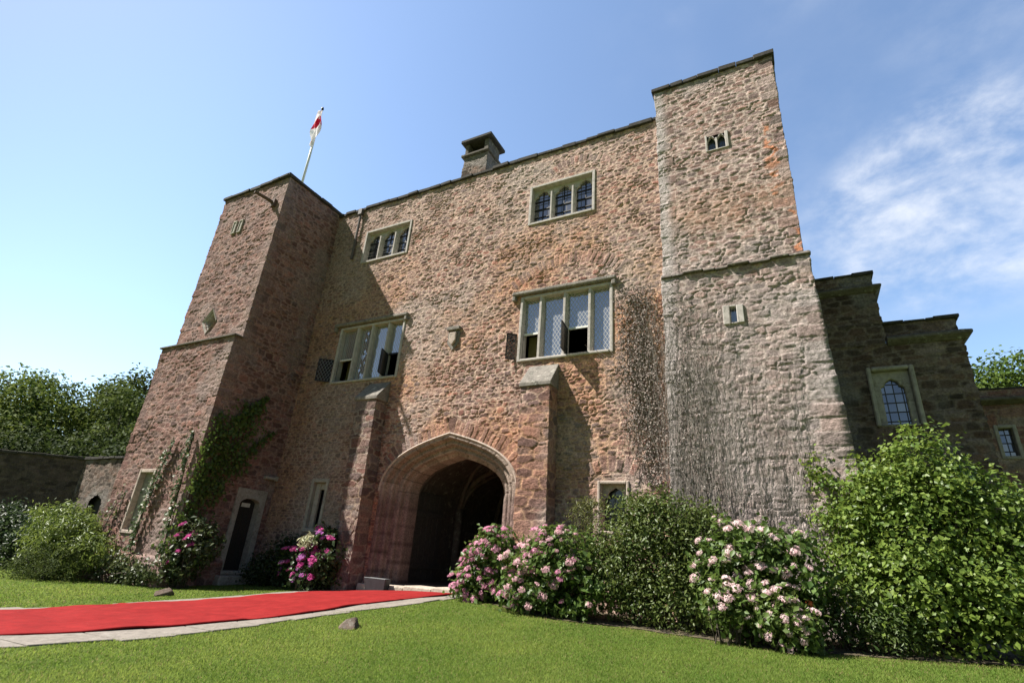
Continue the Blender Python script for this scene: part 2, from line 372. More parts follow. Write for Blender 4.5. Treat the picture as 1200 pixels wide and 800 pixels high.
def build_carpet():
    ys_ = np.arange(-5, 11.55, .06); n = 40
    V = []
    for y in ys_:
        l, r = float(CL(y)), float(CR(y))
        for q in range(n+1):
            x = l+(r-l)*q/n
            z = g1(x, y)+.048+.010*math.sin(y*1.7+x*.8)+.006*math.sin(y*5.1+x*1.3)+.022*(float(fbm(np.array(x*1.1+y*.5), np.array(y*3.2), 15))-.5)+.012*math.exp(-((y-6.9-.12*x*.3)/.07)**2)+.010*math.exp(-((y-9.6+.05*x)/.06)**2)
            V.append((x, y, z))
    V = np.array(V); ny = len(ys_); nx = n+1
    V2 = V.copy(); V2[:, 2] -= .018
    i, j = np.meshgrid(np.arange(nx-1), np.arange(ny-1)); a = (j*nx+i).ravel()
    F = [np.stack([a, a+1, a+1+nx, a+nx], 1)]; o = len(V)
    F.append(np.stack([a+o, a+nx+o, a+1+nx+o, a+1+o], 1))
    e = np.arange(ny-1)*nx; F.append(np.stack([e, e+nx, e+nx+o, e+o], 1)); e = e+nx-1; F.append(np.stack([e, e+o, e+nx+o, e+nx], 1))
    e = np.arange(nx-1); F.append(np.stack([e, e+o, e+1+o, e+1], 1)); e = e+(ny-1)*nx; F.append(np.stack([e, e+1, e+1+o, e+o], 1))
    return np_mesh('carpet', np.concatenate([V, V2]), np.concatenate(F), M_CARPET, smoothf=False)
tag(build_carpet(), 'long red carpet laid over the stone path to the archway', 'carpet')

# flower beds (earth strips along the walls)
def sheet_poly(name, front, back_y, mat, dz):
    xs_ = np.linspace(front[0][0], front[-1][0], 120); fy = np.interp(xs_, [p[0] for p in front], [p[1] for p in front])
    fy = fy+.06*(vnoise(xs_*3, xs_*0+2, 4)-.5)
    V = []; n = 14
    for x, y0 in zip(xs_, fy):
        for q in range(n+1):
            yy = y0+(back_y-y0)*q/n; V.append((x, yy, lawn_z(np.array(x), np.array(yy))+dz))
    i, j = np.meshgrid(np.arange(n), np.arange(len(xs_)-1)); a = (j*(n+1)+i).ravel()
    return np_mesh(name, np.array(V, float), np.stack([a, a+n+1, a+n+2, a+1], 1), mat)
BED = [(-7.25, 11.55), (-6.6, 11.15), (-5.2, 10.45), (-4.2, 10.2), (-3, 10.4), (-1.8, 10.2), (-.6, 9.85), (.5, 10.15), (1.4, 10.4), (2.6, 10.9), (5, 11.7)]
tag(sheet_poly('soil', BED, 13.5, M_SOIL, .012), kind='structure')

# ------------------------------------------------------------------ rubble walls
def pattern(S, Z, seed, w, h):
    S2 = S+.10*(fbm(S*1.1, Z*1.3, seed)-.5)+.035*(fbm(S*9, Z*9, seed+3, 2)-.5)
    Z2 = Z+.035*np.sin(Z*5.3+seed)+.022*np.sin(Z*11.7+seed*2)+.09*(fbm(S*.45, Z*.6, seed+9)-.5)+.028*(fbm(S*8, Z*9, seed+4, 2)-.5)
    I = np.floor(Z2/h); J = np.floor(S2/w)
    F1 = np.full(S.shape, 1e9); F2 = F1.copy(); ci = np.zeros(S.shape); cj = np.zeros(S.shape); dx = np.zeros(S.shape); dz = np.zeros(S.shape)
    for di in (-1, 0, 1):
        for dj in (-2, -1, 0, 1, 2):
            i = I+di; j = J+dj
            zc_ = (i+.5+(hsh(i, j, seed+11)-.5)*.40)*h
            sc_ = (j+.5+.5*np.mod(i, 2)+(hsh(i, j, seed+12)-.5)*.66)*w
            wt = (hsh(i, j, seed+13)-.5)*.55+np.where(hsh(i, j, seed+14) < .22, .8, 0)
            a = np.abs(S2-sc_)/w*1.9; b = np.abs(Z2-zc_)/h*2
            d = (a**4+b**4)**.25+wt
            n1_ = d < F1
            F2 = np.where(n1_, F1, np.minimum(F2, d)); F1 = np.where(n1_, d, F1)
            ci = np.where(n1_, i, ci); cj = np.where(n1_, j, cj); dx = np.where(n1_, S2-sc_, dx); dz = np.where(n1_, Z2-zc_, dz)
    return (F2-F1)*.5*h*.5, ci, cj, dx, dz
def poly_dist(px, pz, curve):
    best = np.full(px.shape, 1e9); arc = np.zeros(px.shape); side = np.zeros(px.shape)
    acc = 0
    for (x0, z0), (x1, z1) in zip(curve[:-1], curve[1:]):
        ex, ez = x1-x0, z1-z0; l = math.hypot(ex, ez)
        if l < 1e-6: continue
        t = np.clip(((px-x0)*ex+(pz-z0)*ez)/(l*l), 0, 1)
        d = np.hypot(px-x0-t*ex, pz-z0-t*ez); n_ = d < best
        best = np.where(n_, d, best); arc = np.where(n_, acc+t*l, arc)
        side = np.where(n_, np.sign(ex*(pz-z0)-ez*(px-x0)), side); acc += l
    return best*side, arc           # positive on the left of the direction of travel
def stone_wall(name, path, z0, z1, res, zone, parent, holes=(), rects=(), rings=(), w_=.29, h_=.132, seed=1, east_batter=0, relief=1, top_jag=.03, plinth=None, quoins=()):
    P = [np.array(p, float) for p in path]; S = []; XY = []; NN = []; acc = 0
    segn = []
    for a, b in zip(P[:-1], P[1:]):
        d = (b-a)/np.linalg.norm(b-a); segn.append(np.array([d[1], -d[0]]))
    for k, (a, b) in enumerate(zip(P[:-1], P[1:])):
        l = np.linalg.norm(b-a); n = max(2, int(round(l/res)))
        for q in range(n+(1 if k == len(P)-2 else 0)):
            t = q/n; XY.append(a+(b-a)*t); S.append(acc+l*t)
            nn = segn[k]
            if q == 0 and k > 0: nn = segn[k-1]+segn[k]
            NN.append(nn)
        acc += l
    S = np.array(S); XY = np.array(XY); NN = np.array(NN)
    nz = int(round((z1-z0)/res)); Zs = np.linspace(z0, z1, nz+1)
    SS, ZZ = np.meshgrid(S, Zs); X = np.broadcast_to(XY[:, 0], SS.shape); Y = np.broadcast_to(XY[:, 1], SS.shape)
    e, ci, cj, dx, dz = pattern(SS+seed*13.7, ZZ+seed*3.1, seed, w_, h_)
    for qi, q0 in enumerate(quoins):
        zq = ZZ+.06*(fbm(SS*2, ZZ*1.5, seed+60)-.5)
        qr = np.floor(zq/.29+.37*qi); dq = np.abs(SS-q0); sd = (SS > q0)
        ln = .20+.20*np.mod(qr+sd, 2)+.12*hsh(qr, sd, seed+61)
        er = np.minimum(ln-dq, (.5-np.abs(zq/.29+.37*qi-qr-.5))*.29); ins = (dq < ln) & (hsh(qr, qr*0, seed+62) < .8)
        e = np.where(ins, er*.9, e); ci = np.where(ins, qr+5000, ci); cj = np.where(ins, -555-qi, cj); dx = np.where(ins, 0, dx); dz = np.where(ins, 0, dz)
    for (curve, width, arc0, arc1, vw) in rings:
        xs_ = [c[0] for c in curve]; zs_ = [c[1] for c in curve]
        bx = (X > min(xs_)-width) & (X < max(xs_)+width) & (ZZ > min(zs_)-.2) & (ZZ < max(zs_)+width+.1)
        if not bx.any(): continue
        dd, ar = poly_dist(X[bx], ZZ[bx], curve)
        wob = .05*(vnoise(X[bx]*3, ZZ[bx]*3, seed+77)-.5)
        lin = width*(.8+.45*hsh(np.floor(ar/vw), np.zeros(ar.shape), 91))
        ins = (dd > 0.0) & (dd < lin) & (ar > arc0) & (ar < arc1)
        fr = np.abs((ar+wob)/vw-np.floor((ar+wob)/vw)-.5)
        er = np.minimum(np.minimum((.5-fr)*vw, dd+.02), lin-dd)
        ee = e[bx]; ee[ins] = er[ins]*.8; e[bx] = ee
        c_ = ci[bx]; c_[ins] = np.floor((ar+wob)/vw)[ins]+900; ci[bx] = c_
        c_ = cj[bx]; c_[ins] = -777; cj[bx] = c_
        for A in (dx, dz):
            c_ = A[bx]; c_[ins] = 0; A[bx] = c_
    r1, r2, r3 = hsh(ci, cj, seed+21), hsh(ci, cj, seed+22), hsh(ci, cj, seed+23)
    t1, t2 = hsh(ci, cj, seed+24)-.5, hsh(ci, cj, seed+25)-.5
    st = smooth(.001, .020, e)
    H = .009*st+st*((r3-.5)*.024+t1*dx*.09+t2*dz*.16)+.027*(fbm(SS*10, ZZ*14, seed+40, 3)-.5)+.05*(fbm(SS*.9, ZZ*.9, seed+50)-.5)
    H = (H-.018)*relief
    gap = (1-smooth(.0, .010, e))*smooth(.58, .70, fbm(SS*2.1, ZZ*2.4, seed+80)); H = H-.028*gap
    for (a, b, c, d) in rects:
        q = np.maximum(np.maximum(a-X, X-b), np.maximum(c-ZZ, ZZ-d)); fct = smooth(.02, .16, q)
        H = H*fct-.012*(1-fct)
    PX = X+NN[:, 0]*H; PY = Y+NN[:, 1]*H; PZ = ZZ.copy()
    if east_batter: PX = PX+np.maximum(NN[:, 0], 0)*east_batter*(z1-ZZ)
    if plinth: 
        pz, po = plinth; k = (1-smooth(pz-.03, pz+.06, ZZ))*po; PX = PX+NN[:, 0]*k; PY = PY+NN[:, 1]*k
    PZ[-1] += top_jag*(vnoise(S*2.2, S*0, seed)-.5)*2
    mort = (1-smooth(.003, .020, e))*(.65+.35*vnoise(SS*2.5, ZZ*2.5, seed+70))
    Cc = zone(X, Y, ZZ, SS, r1, r2, mort, seed)
    V = np.stack([PX.ravel(), PY.ravel(), PZ.ravel()], 1)
    nx = len(S); i, j = np.meshgrid(np.arange(nx-1), np.arange(nz)); a = (j*nx+i)
    xc = (X[:-1, :-1]+X[1:, 1:])/2; yc = (Y[:-1, :-1]+Y[1:, 1:])/2; zc2 = (ZZ[:-1, :-1]+ZZ[1:, 1:])/2
    keep = np.ones(a.shape, bool)
    for hf in holes: keep &= ~hf(xc, yc, zc2)
    a = a[keep]
    F = np.stack([a, a+1, a+1+nx, a+nx], 1)
    used = np.zeros(len(V), bool); used[F.ravel()] = True; re = np.cumsum(used)-1
    return np_mesh(name, V[used], re[F], M_RUB, parent, np.clip(Cc.reshape(-1, 3)[used], .01, .9))
def pal(r, cols):
    cols = np.array(cols); k = np.minimum((r*len(cols)).astype(int), len(cols)-1); return cols[k]
def lerp(a, b, t): return a*(1-t[..., None])+np.asarray(b, float)*t[..., None]
def zone_main(X, Y, Z, S, r1, r2, mo, seed):
    c = pal(r1, [(.33,.215,.18),(.28,.195,.172),(.40,.275,.225),(.26,.195,.18),(.42,.31,.255),(.34,.185,.15),(.36,.26,.23),(.30,.23,.21),(.24,.17,.15)])
    org = smooth(.42, .68, fbm(X*.45+3, Z*.5, 301, 4))*smooth(12.2, 9.5, Z)*.75+.10
    c = lerp(c, (.44, .24, .14), org*(.2+.5*r2)); c = c*(.62+.66*r2)[..., None]*np.array((.86, .79, .80))
    mc = np.broadcast_to(np.array((.53, .415, .34)), c.shape); mc = lerp(mc, (.52, .31, .18), org)
    c = c*(1-mo[..., None])+mc*mo[..., None]
    gr = smooth(.50, .72, fbm(X*.6-9, Z*.7, 333, 4))*.55+smooth(11.5, 13.6, Z)*.25
    c = lerp(c, (.40, .37, .34), gr*.6)
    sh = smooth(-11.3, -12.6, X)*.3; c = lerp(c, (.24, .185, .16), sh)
    return c*np.array((1.03, 1.0, .995))
def zone_left(X, Y, Z, S, r1, r2, mo, seed):
    c = pal(r1, [(.30,.195,.165),(.265,.165,.145),(.34,.225,.185),(.25,.18,.165),(.33,.20,.165),(.29,.215,.195)])*(.62+.70*r2)[..., None]
    c = c*.86; c = c*(1-mo[..., None])+np.array((.40, .31, .27))*mo[..., None]
    c = lerp(c, (.36, .33, .31), smooth(.56, .74, fbm(X*.7+Y, Z*.7, 410, 4))*.5)
    ed = smooth(.55, .2, np.hypot(np.minimum(np.abs(X+15.3), 9), np.minimum(np.abs(Y-9.3), 9)))*.35
    return lerp(c, (.42, .37, .33), ed)*np.array((.86, .76, .75))
def zone_right(X, Y, Z, S, r1, r2, mo, seed):
    c = pal(r1, [(.34,.245,.215),(.30,.225,.205),(.38,.29,.25),(.27,.20,.185),(.36,.24,.20),(.33,.27,.245),(.30,.20,.17)])*(.58+.70*r2)[..., None]*.93
    c = c*(1-mo[..., None])+np.array((.58, .49, .43))*mo[..., None]
    org = smooth(.5, .7, fbm(X*.7+3, Z*.5, 501, 4))*smooth(11.2, 9.5, Z)*smooth(7.5, 8.8, Z)*.4; c = lerp(c, (.44, .27, .17), org)
    gr = smooth(.46, .7, fbm(X*.9-9, Z*.6, 533, 4))*.5; c = lerp(c, (.40, .375, .36), gr)
    c = lerp(c, (.42, .37, .35), smooth(5.5, 2.5, Z)*.25)
    lf = smooth(.42, .12, X+2.38+.2*(fbm(Z*1.5, Z*0, 7)-.5)); c = lerp(c, (.50, .485, .47), lf*.75)
    st = np.array([(12.41,.50),(11.3,.42),(10.42,.55),(9.93,.45),(9.48,.68),(8.92,.76),(8.55,.82),(8.15,.68)])[::-1]
    xm = np.interp(Z, st[:, 0], st[:, 1])+.55*(fbm(Z*4, Z*0, 8)-.5)
    wd = .02+.16*fbm(Z*3.5+3, Z*0, 12)
    a = smooth(wd, wd*.4, np.abs(X-xm))*(Z > 8.2)*(Z < 12.3)*smooth(.38, .58, fbm(X*4, Z*4, 544))*(Y < 12.3)
    a = np.maximum(a, .7*smooth(.28, .1, np.hypot((X-.42), (Z-10.9)))*smooth(.4, .55, fbm(X*5, Z*5, 545)))
    c = lerp(c, (.58, .25, .13), a*.85)
    qn = smooth(.75, .3, .9-X)*(Z < 8)*smooth(.4, .6, hsh(np.floor(Z/.42), Z*0, 5)); c = lerp(c, (.46, .43, .41), qn*.6)
    g_ = smooth(7.9, 7.0, Z)*.40; c = lerp(c, (.42, .395, .38), g_)
    return c*np.array((.95, .895, .90))
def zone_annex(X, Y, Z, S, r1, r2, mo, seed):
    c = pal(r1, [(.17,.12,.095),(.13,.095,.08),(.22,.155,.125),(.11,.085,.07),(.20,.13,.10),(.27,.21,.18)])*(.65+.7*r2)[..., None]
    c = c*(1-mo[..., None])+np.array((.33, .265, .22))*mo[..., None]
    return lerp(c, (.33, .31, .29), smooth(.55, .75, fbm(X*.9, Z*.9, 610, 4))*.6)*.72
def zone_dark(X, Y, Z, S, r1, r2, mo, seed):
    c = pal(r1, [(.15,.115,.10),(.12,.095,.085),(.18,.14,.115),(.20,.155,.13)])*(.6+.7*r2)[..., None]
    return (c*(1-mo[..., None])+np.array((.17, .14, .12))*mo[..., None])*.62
def zone_range(X, Y, Z, S, r1, r2, mo, seed):
    c = pal(r1, [(.28,.15,.12),(.24,.14,.12),(.33,.20,.165),(.36,.28,.24)])*(.75+.5*r2)[..., None]
    return c*(1-mo[..., None])+np.array((.36, .27, .22))*mo[..., None]

def sweep(mb, path, prof):        # closed profile [(out, z)] carried along a plan path with mitred corners
    P = [np.array(p, float) for p in path]; n = len(P); k = len(prof); vs = []
    sn = []
    for a, b in zip(P[:-1], P[1:]):
        d = (b-a)/np.linalg.norm(b-a); sn.append(np.array([d[1], -d[0]]))
    for i in range(n):
        nn = sn[0] if i == 0 else sn[-1] if i == n-1 else (sn[i-1]+sn[i])/(1+np.dot(sn[i-1], sn[i]))
        for o_, z_ in prof: vs.append((P[i][0]+nn[0]*o_, P[i][1]+nn[1]*o_, z_))
    fs = [(i*k+q, (i+1)*k+q, (i+1)*k+(q+1) % k, i*k+(q+1) % k) for i in range(n-1) for q in range(k)]
    fs += [tuple(range(k)), tuple(range(n*k-1, (n-1)*k-1, -1))]
    mb.add(vs, fs)
def coping(name, path, z, parent, thick=.11, over=.07, depth=.45, seed=1, mat=None):
    rr = random.Random(seed); mb = MB()
    P = [Vector((p[0], p[1], 0)) for p in path]
    for k, (a, b) in enumerate(zip(P[:-1], P[1:])):
        d = (b-a); l = d.length; d.normalize(); nn = Vector((d.y, -d.x, 0)); s = -over if k > 0 else 0
        end = l+over if k < len(P)-2 else l
        while s < end-.05:
            ln = min(rr.uniform(.35, .75), end-s)
            o_ = over+rr.uniform(-.025, .02); zt = z+thick+rr.uniform(-.02, .02); zb = z+rr.uniform(-.03, .005)
            p0 = a+d*s; p1 = a+d*(s+ln-.008)
            q = [p0+nn*o_, p1+nn*(o_+rr.uniform(-.02, .02)), p1-nn*depth, p0-nn*depth]
            mb.add([(v.x, v.y, zb) for v in q]+[(v.x, v.y, zt) for v in q], [(0,3,2,1),(4,5,6,7),(0,1,5,4),(1,2,6,5),(2,3,7,6),(3,0,4,7)])
            s += ln
    return mb.build(name, mat or M_COPE, parent, bevel=.012)

def arch_curve(cx_, hw, rise, zs, z0_, n=40, p=(.60, .50, .82)):
    half = []
    for q in range(n+1):
        t = q/n
        B = [(hw, 0), (hw, rise*p[0]), (hw*p[1], rise*p[2]), (0, rise)]
        c = [(1-t)**3, 3*t*(1-t)**2, 3*t*t*(1-t), t**3]
        half.append((sum(c[i]*B[i][0] for i in range(4)), sum(c[i]*B[i][1] for i in range(4))))
    left = [(cx_-x, zs+z) for x, z in half]; right = [(cx_+x, zs+z) for x, z in half[::-1]][1:]
    m_ = max(2, int((zs-z0_)/.08))
    jl = [(cx_-hw, z0_+(zs-z0_)*q/m_) for q in range(m_)]; jr = [(cx_+hw, zs-(zs-z0_)*q/m_) for q in range(1, m_+1)]
    return jl+left+right+jr
def inside_arch(X, Z, cx_, hw, rise, zs, z0_):
    c = arch_curve(cx_, hw, rise, zs, z0_); xs_ = np.array([p[0] for p in c]); zz = np.array([p[1] for p in c])
    k = [i for i in range(len(c)) if zz[i] >= zs-1e-6]; top = np.interp(X, xs_[k], zz[k], left=-9, right=-9)
    return (np.abs(X-cx_) < hw) & (Z < top) & (Z > z0_-.5)

# ------------------------------------------------------------------ the gatehouse
YM = 12.0
castle = empty('castle_gatehouse', (-9, 12, .2), 'tall red sandstone rubble gatehouse with two square towers and a central pointed archway', 'castle')
ACX, AHW, ARISE, AZS = -8.50, 2.24, 1.58, 2.72
W1 = (-6.53, -3.72, 6.27, 8.34); W2 = (-6.48, -4.27, 10.86, 12.38); W3 = (-13.56, -11.32, 11.0, 12.46); W4 = (-13.80, -10.84, 6.24, 8.36)
LOW = (-4.12, -3.36, 1.85, 3.03); NAR = (-13.62, -12.86, 1.48, 3.08)
def rect_hole(r, g=.05): return lambda x, y, z: (x > r[0]+g) & (x < r[1]-g) & (z > r[2]+g) & (z < r[3]-g)
outer = arch_curve(ACX, AHW+.05, ARISE+.06, AZS, .2)
outer_rev = outer
wpts = lambda a, b, c: [((1-t)**2*a[0]+2*t*(1-t)*b[0]+t*t*c[0], (1-t)**2*a[1]+2*t*(1-t)*b[1]+t*t*c[1]) for t in [q/24 for q in range(25)]]
ringA = [p for p in outer if p[1] > 3.35]
rings = [(ringA, .40, 0, 99, .15), (wpts((-6.75, 8.62), (-5.1, 9.85), (-3.55, 8.62)), .36, 0, 99, .13),
         (wpts((-5.75, 12.62), (-4.9, 13.15), (-4.0, 12.6)), .30, 0, 99, .14), (wpts((-4.3, 3.13), (-3.74, 3.45), (-3.2, 3.1)), .32, 0, 99, .16)]
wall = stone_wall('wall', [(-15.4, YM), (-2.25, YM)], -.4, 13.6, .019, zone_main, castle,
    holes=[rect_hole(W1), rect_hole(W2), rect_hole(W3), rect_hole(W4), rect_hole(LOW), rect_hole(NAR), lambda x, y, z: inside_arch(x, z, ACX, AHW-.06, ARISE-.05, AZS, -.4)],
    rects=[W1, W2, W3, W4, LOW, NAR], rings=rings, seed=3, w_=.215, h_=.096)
coping('coping', [(-15.35, YM), (-2.37, YM)], 13.6, wall, seed=4)

# left tower
LU = [(-19.12, 14.5), (-19.12, 9.42), (-15.30, 9.42), (-15.30, 12.1)]
LL = [(-19.36, 14.5), (-19.36, 9.17), (-15.32, 9.17), (-15.32, 12.1)]
BLIND = (-18.08, -17.2, 1.05, 2.92); DOORE = (10.72, 11.78, .1, 2.62)
tw = stone_wall('tower', LU, 7.1, 13.72, .024, zone_left, castle, quoins=(5.08, 8.90), seed=5, w_=.26, h_=.118,
    holes=[lambda x, y, z: (y < 9.6) & (np.abs(x+17.44)/.30+np.abs(z-8.07)/.38 < 1)], rects=[(-17.75, -17.13, 7.7, 8.45)])
tl = stone_wall('tower_base', LL, -.5, 7.2, .024, zone_left, castle, quoins=(5.33, 9.37), seed=6, w_=.29, h_=.13, plinth=(.5, .12),
    holes=[lambda x, y, z: (y < 9.3) & (x > BLIND[0]+.05) & (x < BLIND[1]-.05) & (z > BLIND[2]+.05) & (z < BLIND[3]-.05),
           lambda x, y, z: (x > -15.5) & (y > DOORE[0]+.05) & (y < DOORE[1]-.05) & (z < DOORE[3]-.05)])
coping('coping', LU, 13.72, tw, seed=6)
mb = MB(); sweep(mb, LL[:3]+[(-15.32, 9.45)], [(.06, 7.13), (.06, 7.18), (-.27, 7.34), (-.30, 7.34), (-.30, 7.13)]); mb.build('string_course', M_STRING, tl, bevel=.015)
# right tower
RU = [(-2.37, 12.3), (-2.37, 11.85), (.84, 11.85), (.84, 16.5)]
RL = [(-2.39, 12.3), (-2.39, 11.75), (.90, 11.75), (.90, 16.5)]
RTW = (-1.06, -.50, 11.74, 12.31); RTS = (-1.01, -.56, 6.51, 7.0)
tr = stone_wall('tower', RU, 7.9, 14.52, .021, zone_right, castle, seed=8, w_=.24, h_=.108, quoins=(.45, 3.66), holes=[rect_hole(RTW, .03)], rects=[RTW])
tb = stone_wall('tower_base', RL, -.2, 8.1, .021, zone_right, castle, seed=9, w_=.27, h_=.122, quoins=(.55, 3.84), east_batter=.043, holes=[rect_hole(RTS, .03)], rects=[RTS])
coping('coping', RU, 14.52, tr, seed=9, thick=.13)
mb = MB(); rr = random.Random(4); x = -2.39
while x < .93:
    ln = min(rr.uniform(.22, .5), .95-x); o_ = .075+rr.uniform(-.035, .03); zb = 8.0+rr.uniform(-.035, .025)
    mb.prism([(11.75-o_, zb), (11.75-o_, zb+.05), (11.86, zb+.17), (11.86, zb)], x, x+ln-.006); x += ln
mb.F = None
mb.v = [(p[1], p[0], p[2]) for p in mb.v]
mb.build('string_course', M_STRING, tb, bevel=.02)
# roof, back and side walls that close the building
mb = MB()
mb.box(-19.0, -2.5, 12.4, 20, 13.2, 13.35); mb.box(-19.0, -15.45, 9.6, 12.395, 13.3, 13.45); mb.box(-2.2, .7, 12.0, 16.3, 14.1, 14.25)
mb.build('roof', M_LEADROOF, castle)
mb = MB(); mb.box(-19.36, -2.2, 20, 20.4, -.6, 13.5); mb.box(-19.36, -19.0, 14.4, 20, -.6, 13.5); mb.box(-2.55, -2.25, 12.5, 20, -.6, 14.2); mb.box(-2.2, .9, 16.2, 16.5, -.6, 14.5)
mb.box(-15.2, -15.0, 12.3, 20, -.5, 13.2)
mb.build('back_wall', M_DRESSD, castle)
mb = MB(); mb.box(-18.9, -2.6, 12.6, 19.9, 5.2, 5.4); mb.box(-18.9, -2.6, 12.6, 19.9, 9.6, 9.8); mb.box(-6.0, -5.85, 12.5, 19.9, -.3, 5.2); mb.box(-12.2, -12.05, 12.5, 19.9, -.3, 5.2)
mb.build('floor', M_DARK, castle)

# archway: moulded orders
def arch_orders():
    prof = [(0, -.015), (.10, -.015), (.13, .03), (.115, .12), (.15, .17), (.20, .175), (.26, .15), (.31, .18), (.32, .23), (.305, .31), (.34, .345), (.40, .35), (.46, .325), (.51, .355), (.52, .40), (.505, .47), (.54, .51), (.62, .52), (.66, .57), (.66, 1.0)]
    pr2 = []
    for a, b in zip(prof[:-1], prof[1:]):
        n = max(1, int(math.hypot(b[0]-a[0], b[1]-a[1])/.03))
        pr2 += [(a[0]+(b[0]-a[0])*q/n, a[1]+(b[1]-a[1])*q/n) for q in range(n)]
    pr2.append(prof[-1]); V = []; C = []
    rows = []
    for r, d in pr2:
        c = arch_curve(ACX, AHW-r, ARISE-r*.76, AZS, .12, n=110); rows.append((c, d))
    nc = len(rows[0][0]); base = rows[0][0]
    arc = [0]
    for a, b in zip(base[:-1], base[1:]): arc.append(arc[-1]+math.hypot(b[0]-a[0], b[1]-a[1]))
    arc = np.array(arc); tot = arc[-1]; vw = tot/23
    for ri, (c, d) in enumerate(rows):
        A = np.array(c); off = 0 if pr2[ri][0] < .36 else .5
        k = arc/vw+off; f_ = np.abs(k-np.round(k))*vw; jt = 1-smooth(.008, .03, f_)
        cid = np.floor(k); rv = hsh(cid, np.full(nc, 0 if off == 0 else 1), 61)
        wear = .02*(fbm(arc*4, np.full(nc, pr2[ri][0]*9), 62)-.5)
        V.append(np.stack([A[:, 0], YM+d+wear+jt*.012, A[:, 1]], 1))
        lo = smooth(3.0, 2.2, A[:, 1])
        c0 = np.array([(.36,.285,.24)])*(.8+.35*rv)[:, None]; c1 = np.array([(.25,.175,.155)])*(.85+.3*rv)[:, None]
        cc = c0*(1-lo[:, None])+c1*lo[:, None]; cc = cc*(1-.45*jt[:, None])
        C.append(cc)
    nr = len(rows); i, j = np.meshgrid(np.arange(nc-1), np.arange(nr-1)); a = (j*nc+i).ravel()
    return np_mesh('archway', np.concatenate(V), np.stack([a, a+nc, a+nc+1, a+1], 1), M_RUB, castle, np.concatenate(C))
aw = arch_orders()
# hood of the arch: thin label moulding
def hood(curve, w_, proud, y, name, parent, mat):
    mb = MB(); vs = []
    for k, (x, z) in enumerate(curve):
        a = curve[max(k-1, 0)]; b = curve[min(k+1, len(curve)-1)]; tx, tz = b[0]-a[0], b[1]-a[1]; l = math.hypot(tx, tz); nx_, nz_ = -tz/l, tx/l
        for q, dd in ((0, .02), (0, -proud*.5), (w_*.5, -proud), (w_, -proud*.6), (w_, .02)): vs.append((x+nx_*q, y+dd, z+nz_*q))
    n = len(curve); fs = [(i*5+q, (i+1)*5+q, (i+1)*5+q+1, i*5+q+1) for i in range(n-1) for q in range(4)]
    mb.add(vs, fs+[(0,1,2,3,4), tuple((n-1)*5+q for q in (4,3,2,1,0))]); return mb.build(name, mat, parent)
hood([p for p in arch_curve(ACX, AHW, ARISE, AZS, .12, n=40) if p[1] > AZS-.01], .07, .05, YM, 'hood_mould', aw, M_PINK)
# passage behind
IH, IR = AHW-.66, ARISE-.66*.76
PW = 1.95
mb = MB()
c1 = arch_curve(ACX, IH, IR, AZS, .1, n=20); c2 = arch_curve(ACX, PW, 1.7, 2.5, .1, n=20)
# rear of the arch wall (diaphragm) then vault
def ring_strip(mb, ca, ya, cb, yb):
    n = min(len(ca), len(cb)); ca = [ca[int(i*(len(ca)-1)/(n-1))] for i in range(n)]; cb = [cb[int(i*(len(cb)-1)/(n-1))] for i in range(n)]
    mb.add([(x, ya, z) for x, z in ca]+[(x, yb, z) for x, z in cb], [(i, i+1, n+i+1, n+i) for i in range(n-1)])
ring_strip(mb, c1, 13.0, c2, 13.02)
for ya in np.arange(13.02, 18.5, .5): ring_strip(mb, c2, ya, c2, ya+.5)
mb.build('vault', plain_stone('dim vault stone', (.075, .062, .053), var=.4, bscale=14, bst=1), castle)
mb = MB(); mb.prism([p for p in c2], 18.5, 18.7); mb.build('end_wall', M_DARK, castle)
mb = MB()
rm = plain_stone('rib stone', (.12, .10, .085))
for yc_ in (13.1, 15.75, 18.4):
    mb.tube([(x*.975+ACX*.025, yc_, z-.05) for x, z in c2], .085, 8)
for s in (1, -1):
    for y0_ in (13.1, 15.75):
        pts = []
        for q in range(21):
            t = q/20; x = (t*2-1)*PW*.97*s
            zz = 2.5+1.66*(1-abs(t*2-1)**2.0)**.62
            pts.append((ACX+x, y0_+2.65*t, zz))
        mb.tube(pts, .08, 8)
for x in (ACX-PW+.06, ACX+PW-.06): mb.tube([(x, 15.75, .3), (x, 15.75, 2.6)], .13, 10)
mb.build('vault_rib', rm, castle, smoothf=True)
mb = MB()
for k in range(9): mb.box(ACX-1.30+k*.29, ACX-1.30+k*.29+.275, 18.36, 18.44, .2, 3.0)
mb.build('door', M_WOOD, castle, bevel=.01)
mb = MB()
for k in range(6): mb.box(-10.40, -10.34, 13.12+k*.27, 13.12+k*.27+.26, .32, 2.9)
mb.box(-10.335, -10.30, 13.12, 14.72, .7, .85); mb.box(-10.335, -10.30, 13.12, 14.72, 2.2, 2.35)
gl_ = mb.build('gate_leaf', simple('weathered oak', (.05, .045, .04), .85, 0, .35, 14, .5), castle, bevel=.01)
mb = MB(); mb.box(ACX-2.0, ACX+2.0, 12.42, 18.5, 0, .33); mb.build('passage_floor', M_ROCK, castle)
mb = MB(); rr = random.Random(11); x = -10.75; 
for ln in (.62, .95, .9, .85):
    mb.box(x, x+ln-.02, 11.70+rr.uniform(-.04, .04), 12.42, -.1, .285+.045*(x+10.75)+rr.uniform(-.012, .012)); x += ln
mb.build('step', M_STEP, castle, bevel=.03, seg=2)

